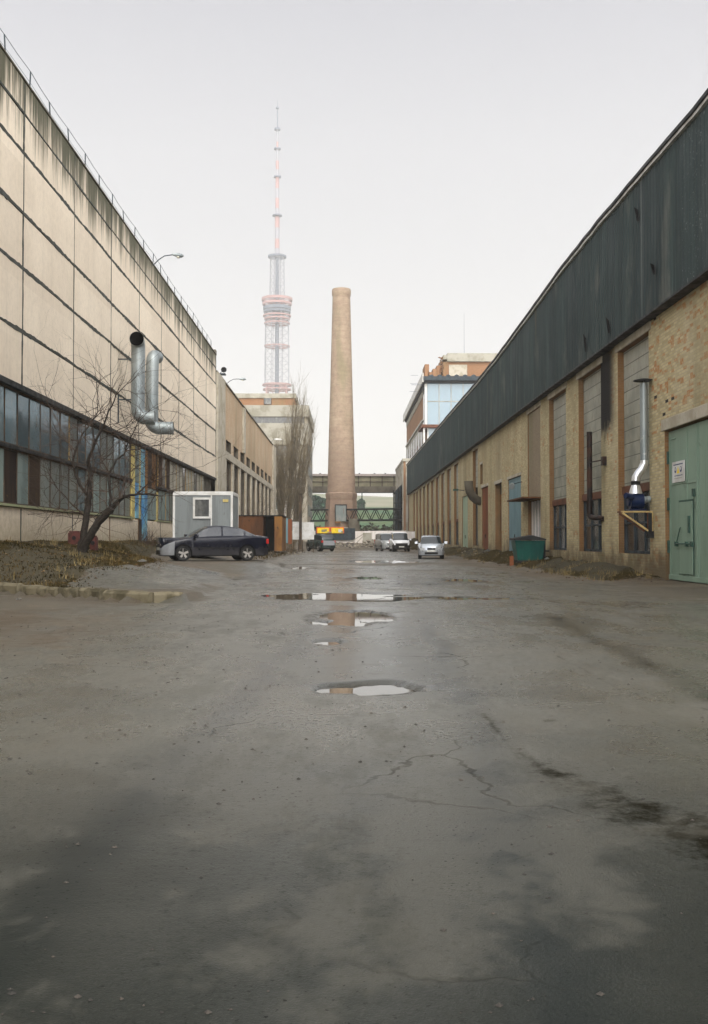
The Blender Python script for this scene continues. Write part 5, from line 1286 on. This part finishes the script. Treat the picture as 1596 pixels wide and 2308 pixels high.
# ------------------------------------------------------------------ vehicles
def smoothtab(t, x):
    if x <= t[0][0]: return t[0][1]
    for (a, va), (b, vb) in zip(t, t[1:]):
        if x <= b:
            u = (x-a)/(b-a); return va+(vb-va)*(u*.55+.45*u*u*(3-2*u))
    return t[-1][1]
def make_car(name, label, S, mats, group='parked vehicles'):
    """S: L0,L1 ends; zs shoulder line; zr roof line; w half width; cab (rear glass base, roof rear, windscreen top, windscreen base); axles"""
    t = thing(name, label, S['cat'], (0,0,0), group)
    r0, r1, r2, r3 = S['cab']; wr = S['wr']; axl = S['axles']; R_ = S['R']
    xs = sorted({round(S['L0']+(S['L1']-S['L0'])*i/44, 3) for i in range(45)} | {r0, r1, r2, r3} | {round(a+R_*1.18*math.cos(math.pi*i/10), 3) for a in axl for i in range(11)} | {p+s for p in S['pil'] for s in (-.035, .035)})
    secs = []
    for x in xs:
        w = smoothtab(S['w'], x); zs = smoothtab(S['zs'], x); zr = smoothtab(S['zr'], x); zb = .24 if 'zb' not in S else S['zb']
        for a in axl:
            if abs(x-a) < R_*1.18: zb = max(zb, R_+math.sqrt(max(0, (R_*1.18)**2-(x-a)**2))*.98)
        cab = zr > zs+.05; wro = wr if cab else w*.82
        k = min(1, max(0, (zr-zs)/.35)); wro = w*.84*(1-k)+wr*k
        zm = (zb+zs)/2 if zb < zs-.1 else zs-.05
        half = [(w*.985, zb), (w, max(zm, zb+.01)), (w*.995, zs-.06), (w*.95, zs), (wro*.5+w*.455, zs+(zr-.05-zs)*.12 if cab else zs+.004), (wro, zr-.05 if cab else zs+.015), (wro*.86, zr if cab else zs+.03), (0, zr+.02 if cab else zs+.055)]
        secs.append((x, half))
    parts = {k: MB() for k in ('body','side_window','windscreen','rear_window','bumper','rear_bumper')}
    def cls(xm, j, za, zb_):
        if j == 4 and r0+.12 < xm < r3-.12 and not any(abs(xm-p) < .034 for p in S['pil']):
            return 'side_window' if (smoothtab(S['zr'], xm)-smoothtab(S['zs'], xm)) > .12 else 'body'
        if j >= 5 and r2 < xm < r3-.03: return 'windscreen'
        if j >= 5 and r0+.03 < xm < r1: return 'rear_window'
        if j <= 1 and xm > S['L1']-.50: return 'bumper'
        if j <= 1 and xm < S['L0']+.22: return 'rear_bumper'
        return 'body'
    for i in range(len(secs)-1):
        (xa, A), (xb, B) = secs[i], secs[i+1]
        for j in range(7):
            k = cls((xa+xb)/2, j, 0, 0)
            for sg in (1, -1):
                parts[k].quad((xa, sg*A[j][0], A[j][1]), (xb, sg*B[j][0], B[j][1]), (xb, sg*B[j+1][0], B[j+1][1]), (xa, sg*A[j+1][0], A[j+1][1]))
    for (x, h), e in ((secs[0], 0), (secs[-1], 1)):
        v = [(x, a, z) for a, z in h]+[(x, -a, z) for a, z in h[::-1][1:]]
        v = [(x, a, z) for a, z in h[2:]]+[(x, -a, z) for a, z in h[2:][::-1][1:]]
        parts['body'].add(v, [tuple(range(len(v)))])
        v = [(x, a, z) for a, z in h[:3]]+[(x, -a, z) for a, z in h[:3][::-1]]
        parts['bumper' if e else 'rear_bumper'].add(v, [tuple(range(len(v)))])
    import bmesh
    for k, mb in parts.items():
        if not mb.f: continue
        o = mb.build(k, M[mats[k]], t, smooth=38)
        bm = bmesh.new(); bm.from_mesh(o.data); bmesh.ops.remove_doubles(bm, verts=bm.verts, dist=.0005); bmesh.ops.recalc_face_normals(bm, faces=bm.faces); bm.to_mesh(o.data); bm.free()
    w = smoothtab(S['w'], 0)
    MB().box(S['L0']+.12, S['L1']-.12, -w*.80, w*.80, .20, smoothtab(S['zs'], S['L0']+.3)-.22).build('underbody', M['trim'], t)
    for a in axl:
        for sg in (1, -1):
            yo = sg*(w-.02); yi = sg*(w-.24)
            tr = MB().lathe((a,0,R_), [(R_*.66,min(yi,yo)),(R_*.93,min(yi,yo)),(R_,min(yi,yo)+.04),(R_,max(yi,yo)-.04),(R_*.93,max(yi,yo)),(R_*.66,max(yi,yo))], 28, 'y').build('wheel', M['rubber'], t, smooth=40)
            b = MB(); b.lathe((a,0,R_), [(R_*.60,yo-sg*.03),(R_*.66,yo-sg*.002),(R_*.68,yo+sg*.004),(R_*.68,yo-sg*.06)], 28, 'y')
            b.lathe((a,0,R_), [(R_*.16,yo-sg*.03),(R_*.14,yo+sg*.0),(.005,yo+sg*.004)], 14, 'y')
            for s_ in range(S.get('spokes', 5)):
                an = 2*math.pi*s_/S.get('spokes', 5)+.3; c_, s2 = math.cos(an), math.sin(an)
                b.bar((a+R_*.12*c_, yo-sg*.015, R_+R_*.12*s2), (a+R_*.63*c_, yo-sg*.012, R_+R_*.63*s2), .03, .085)
            b.build('rim', M[mats.get('rim','rim')], tr, smooth=30)
            MB().lathe((a,0,R_), [(R_*.62,yo-sg*.07),(.01,yo-sg*.07)], 20, 'y').build('brake_disc', M['trim'], tr)
    f, r = S['L1'], S['L0']; zf, zrr = S['zlamp'], S['ztail']; wf = smoothtab(S['w'], f-.12)
    for sg in (1, -1):
        b = MB(); hl = S['hl']
        b.add([(f-.01,sg*(wf-.42),zf-hl*.42),(f-.10,sg*(wf-.02),zf-hl*.36),(f-.34,sg*(wf+.045),zf+hl*.1),(f-.36,sg*(wf+.02),zf+hl*.55),(f-.14,sg*(wf-.10),zf+hl*.55),(f-.05,sg*(wf-.40),zf+hl*.4),(f+.012,sg*(wf-.2),zf)],
              [(0,1,6),(1,2,4,6),(2,3,4),(4,5,6),(5,0,6)])
        b.build('headlight', M['lamp_glass'], t, smooth=30)
        b = MB(); wb = smoothtab(S['w'], r+.1)
        b.box(r-.012, r+.10, min(sg*(wb-.26), sg*(wb+.012)), max(sg*(wb-.26), sg*(wb+.012)), zrr-S['tl']/2, zrr+S['tl']/2); b.build('tail_light', M['tail_red'], t, bevel=.02)
        b = MB(); xm = r3-.28; b.tube([(xm, sg*(w-.08), S['zmir']), (xm, sg*(w+.04), S['zmir']+.02)], .02, 6); b.box(xm-.06, xm+.06, min(sg*(w+.02),sg*(w+.20)), max(sg*(w+.02),sg*(w+.20)), S['zmir'], S['zmir']+.15); b.build('mirror', M[mats['mirror']], t, bevel=.03)
        for p in S['handles']: MB().box(p-.09, p+.09, min(sg*w,sg*(w+.018)), max(sg*w,sg*(w+.018)), S['zmir']-.13, S['zmir']-.10).build('door_handle', M[mats['mirror']], t)
    b = MB(); b.box(f-.03, f+.012, -wf+.46, wf-.46, zf-.10, zf+.03); b.build('grille', M['trim'], t, bevel=.01)
    b = MB(); b.box(f-.06, f+.02, -wf+.3, wf-.3, .28, .42); b.build('air_intake', M['trim'], t, bevel=.02)
    MB().box(f+.013, f+.024, -.26, .26, .44, .55).build('number_plate', M['plate'], t); MB().box(r-.022, r-.012, -.26, .26, zrr-.08, zrr+.03).build('number_plate', M['plate'], t)
    b = MB()
    for sg in (1, -1): b.box(axl[0]+.42, axl[1]-.42, min(sg*w,sg*(w+.012)), max(sg*w,sg*(w+.012)), .50, .545)
    b.build('side_strip', M['trim'], t)
    return t
def put(t, x, y, yaw, pitch=0, roll=0, z=None):
    a = R(yaw); F = lambda u, v: height(x+u*math.cos(a)-v*math.sin(a), y+u*math.sin(a)+v*math.cos(a))
    hf, hr = (F(1.3,.7)+F(1.3,-.7))/2, (F(-1.3,.7)+F(-1.3,-.7))/2; hl, hq = (F(1.3,.7)+F(-1.3,.7))/2, (F(1.3,-.7)+F(-1.3,-.7))/2
    pitch = -math.degrees(math.atan((hf-hr)/2.6)); roll = math.degrees(math.atan((hl-hq)/1.4)); z = (hf+hr)/2
    t.location = (x, y, height(x, y) if z is None else z); t.rotation_euler = (R(roll), R(pitch), R(yaw))
def paint(name, c, metal=.0, rough=.22, coat=.0):
    n = NT(name); f = n.noise(3, n.oc, 5); sp = n.noise(120, n.oc, 2)
    cc = n.mix(n.ramp(f, .4, .7, 0, .25), c, tuple(q*.7+.002 for q in c)); z = n.xyz(n.oc)[2]
    g_ = n.math('ADD', n.math('MULTIPLY', n.math('SUBTRACT', .62, z), 1.4), n.math('SUBTRACT', n.noise(7, n.oc, 4), .5))
    cc = n.mix(n.ramp(g_, -.1, .6, 0, .3), cc, (.05,.043,.034))
    return n.out(cc, n.ramp(g_, 0, .6, rough, .7), metal, .35, coat)
M['p_black'] = paint('dark_navy_paint', (.003,.004,.011)); M['p_silver'] = paint('silver_paint', (.46,.49,.52), .5)
M['p_white'] = paint('white_van_paint', (.72,.73,.74), 0); M['p_green'] = paint('dark_green_paint', (.02,.035,.032)); M['p_grey'] = paint('light_grey_van_paint', (.33,.34,.33), .3)
SED = dict(cat='car', L0=-2.22, L1=2.18, zs=[(-2.22,.62),(-2.16,.90),(-1.9,1.0),(-1.5,1.01),(-.5,.97),(.6,.94),(1.1,.93),(1.7,.84),(2.05,.72),(2.18,.58)],
           zr=[(-1.95,.99),(-1.80,1.02),(-1.0,1.34),(-.45,1.42),(.05,1.42),(.30,1.38),(1.18,.93)], w=[(-2.22,.66),(-2.0,.78),(-1.2,.84),(1.2,.84),(1.9,.78),(2.18,.62)],
           wr=.60, cab=(-1.86,-.98,.30,1.16), axles=(-1.30,1.33), R=.31, pil=(-.28,.72,-1.22), zlamp=.66, hl=.16, ztail=.80, tl=.20, zmir=.93, handles=(-.15,-1.1))
mm = lambda p, **k: dict(body=p, side_window='car_glass', windscreen='car_glass', rear_window='car_glass', bumper=p, rear_bumper=p, mirror=p, **k)
c1 = make_car('parked_car', 'dark navy sedan parked sideways in front of the grey cabin', SED, mm('p_black'))
for o in kids(c1):
    if o.name.startswith('bumper'): o.data.materials[0] = paint('worn_grey_bumper_paint', (.20,.21,.22)); o['label'] = 'worn pale grey front bumper'
# the worn grey front bumper cover
cxy = aty(476, 1255, 43.6)
put(c1, cxy.x+.02, 43.6, 180+20, 0, 0, .335)
SIL = dict(SED); SIL.update(L0=-2.0, zs=[(-2.0,.62),(-1.95,.95),(-1.6,.98),(-.5,.95),(.9,.94),(1.5,.86),(1.95,.75),(2.18,.58)], zr=[(-1.98,.95),(-1.7,1.2),(-1.3,1.40),(-.5,1.46),(.2,1.44),(.40,1.38),(1.2,.93)],
           w=[(-2.0,.72),(-1.2,.83),(1.2,.83),(1.9,.78),(2.18,.66)], cab=(-1.9,-1.35,.40,1.18))
c2 = make_car('parked_car', 'silver hatchback facing the camera, parked along the brick hall', SIL, mm('p_silver'))
put(c2, 5.45, 68.0, -90-4)
o = [k for k in kids(c2) if k.name.startswith('air_intake')][0]
VAN = dict(cat='van', L0=-2.15, L1=2.15, zs=[(-2.15,.7),(-2.1,1.15),(-1.5,1.18),(.9,1.15),(1.2,1.12),(1.9,.98),(2.15,.72)], zr=[(-2.14,1.75),(-2.0,1.92),(-.5,1.98),(.35,1.96),(.55,1.88),(1.35,1.13)],
           w=[(-2.15,.86),(-1.2,.90),(1.2,.90),(1.9,.84),(2.15,.74)], wr=.74, cab=(-2.12,-2.0,.52,1.33), axles=(-1.35,1.42), R=.33, pil=(.05,.9,-1.0), zlamp=.82, hl=.26, ztail=1.0, tl=.4, zmir=1.15, handles=(.15,), zb=.28)
c3 = make_car('parked_van', 'white van with dark windscreen and grille facing the camera near the fence', VAN, mm('p_white', rim='rim'))
for o in kids(c3):
    if 'bumper' in o.name: o.data.materials[0] = M['trim']
b = MB(); b.box(2.11, 2.19, -.62, .62, .60, .86); b.build('front_grille', M['trim'], c3, bevel=.03)
put(c3, 5.5, 109, -90+3)
V2 = dict(VAN); V2.update(zr=[(-2.14,1.7),(-2.0,1.86),(-.5,1.92),(.35,1.90),(.55,1.82),(1.35,1.13)])
c4 = make_car('parked_van', 'light grey van mostly hidden behind the white van', V2, mm('p_grey'))
put(c4, 4.35, 115, -90+10)
SUV = dict(cat='car', L0=-2.1, L1=2.1, zs=[(-2.1,.75),(-2.06,1.08),(-1.5,1.10),(.8,1.06),(1.2,1.04),(1.85,.94),(2.1,.7)], zr=[(-2.09,1.25),(-1.95,1.5),(-1.7,1.72),(-.5,1.78),(.25,1.75),(.45,1.68),(1.15,1.05)],
           w=[(-2.1,.80),(-1.2,.88),(1.2,.88),(1.85,.82),(2.1,.7)], wr=.68, cab=(-2.08,-1.72,.42,1.13), axles=(-1.30,1.30), R=.36, pil=(-.2,.75,-1.2), zlamp=.80, hl=.2, ztail=1.02, tl=.22, zmir=1.05, handles=(-.05,-1.0), zb=.34)
c5 = make_car('parked_car', 'dark green four wheel drive with red tail light seen from behind near the white boards', SUV, mm('p_green'))
MB().box(-2.135, -2.101, -.70, .60, .62, 1.10).build('tailgate', M['p_silver'], c5, bevel=.03)
put(c5, -2.75, 113, 90+26)

# ------------------------------------------------------------------ haze, sky, sun
b = MB(); b.box(-760, 760, -140, 1080, -3, 400)
hz = b.build('haze', []); hz['kind'] = 'stuff'
m = bpy.data.materials.new('haze_air'); m.use_nodes = True; nt = m.node_tree; nt.nodes.clear()
o = nt.nodes.new('ShaderNodeOutputMaterial'); v = nt.nodes.new('ShaderNodeVolumePrincipled')
v.inputs['Color'].default_value = (1,1,1,1); v.inputs['Density'].default_value = .0005; v.inputs['Anisotropy'].default_value = .4
nt.links.new(v.outputs[0], o.inputs['Volume']); hz.data.materials.append(m)

SUN_E, SUN_A = 46, 168     # elevation; azimuth measured from +Y (the road) towards +X
w = bpy.data.worlds.new('World'); sc.world = w; w.use_nodes = True; nt = w.node_tree; N_ = nt.nodes; L_ = nt.links
bg = N_['Background']; sky = N_.new('ShaderNodeTexSky'); sky.sky_type = 'NISHITA'; sky.sun_disc = False
sky.sun_elevation = R(SUN_E); sky.sun_rotation = R(SUN_A); sky.air_density = 1; sky.dust_density = 6
tc = N_.new('ShaderNodeTexCoord'); sp = N_.new('ShaderNodeSeparateXYZ'); L_.new(tc.outputs['Generated'], sp.inputs[0])
cr = N_.new('ShaderNodeValToRGB'); L_.new(sp.outputs['Z'], cr.inputs[0])
E = cr.color_ramp.elements; K = 1/12.0
stops = [(0,(6.7,6.5,6.2)), (.10,(6.3,6.15,5.95)), (.28,(4.5,4.45,4.48)), (.46,(2.95,2.95,3.2)), (.62,(3.4,3.4,3.6)), (1,(6,6,6.1))]
while len(E) < len(stops): E.new(.5)
for e, (p, c) in zip(E, stops): e.position = p; e.color = (c[0]*K*.5, c[1]*K*.5, c[2]*K*.5, 1)
ml = N_.new('ShaderNodeVectorMath'); ml.operation = 'SCALE'; ml.inputs[3].default_value = 1/(K*.5); L_.new(cr.outputs[0], ml.inputs[0])
mx = N_.new('ShaderNodeMix'); mx.data_type = 'RGBA'; mx.inputs[0].default_value = .94
L_.new(sky.outputs[0], mx.inputs[6]); mr = N_.new('ShaderNodeMapRange'); mr.interpolation_type = 'SMOOTHSTEP'; L_.new(sp.outputs['Y'], mr.inputs[0])
for i, x in enumerate((.2, -.85, 1.0, 4.6)): mr.inputs[i+1].default_value = x  # added brightness: sky behind the camera boosted to light the walls
m2 = N_.new('ShaderNodeVectorMath'); m2.operation = 'SCALE'; L_.new(ml.outputs[0], m2.inputs[0]); L_.new(mr.outputs[0], m2.inputs[3])
L_.new(m2.outputs[0], mx.inputs[7]); L_.new(mx.outputs[2], bg.inputs['Color'])
bg.inputs['Strength'].default_value = .1
sun = bpy.data.objects.new('sun', bpy.data.lights.new('sun', 'SUN')); col.objects.link(sun)
sun.data.energy = 1.4; sun.data.angle = R(35); sun.data.color = (1, .95, .87)
d = Vector((math.sin(R(SUN_A))*math.cos(R(SUN_E)), math.cos(R(SUN_A))*math.cos(R(SUN_E)), math.sin(R(SUN_E))))
sun.rotation_euler = d.to_track_quat('Z', 'Y').to_euler()

sc.view_settings.view_transform = 'Standard'; sc.view_settings.look = 'None'; sc.view_settings.gamma = 1
sc.view_settings.exposure = 0.85
cy = sc.cycles; cy.use_denoising = True; cy.max_bounces = 6; cy.diffuse_bounces = 3; cy.glossy_bounces = 3; cy.volume_bounces = 2
cy.transparent_max_bounces = 8; cy.sample_clamp_indirect = 6; cy.use_adaptive_sampling = True; cy.adaptive_threshold = .02
for o in list(bpy.data.objects):   # a structure carries only its kind
    if o.get('kind') == 'structure' and 'label' in o: del o['label']
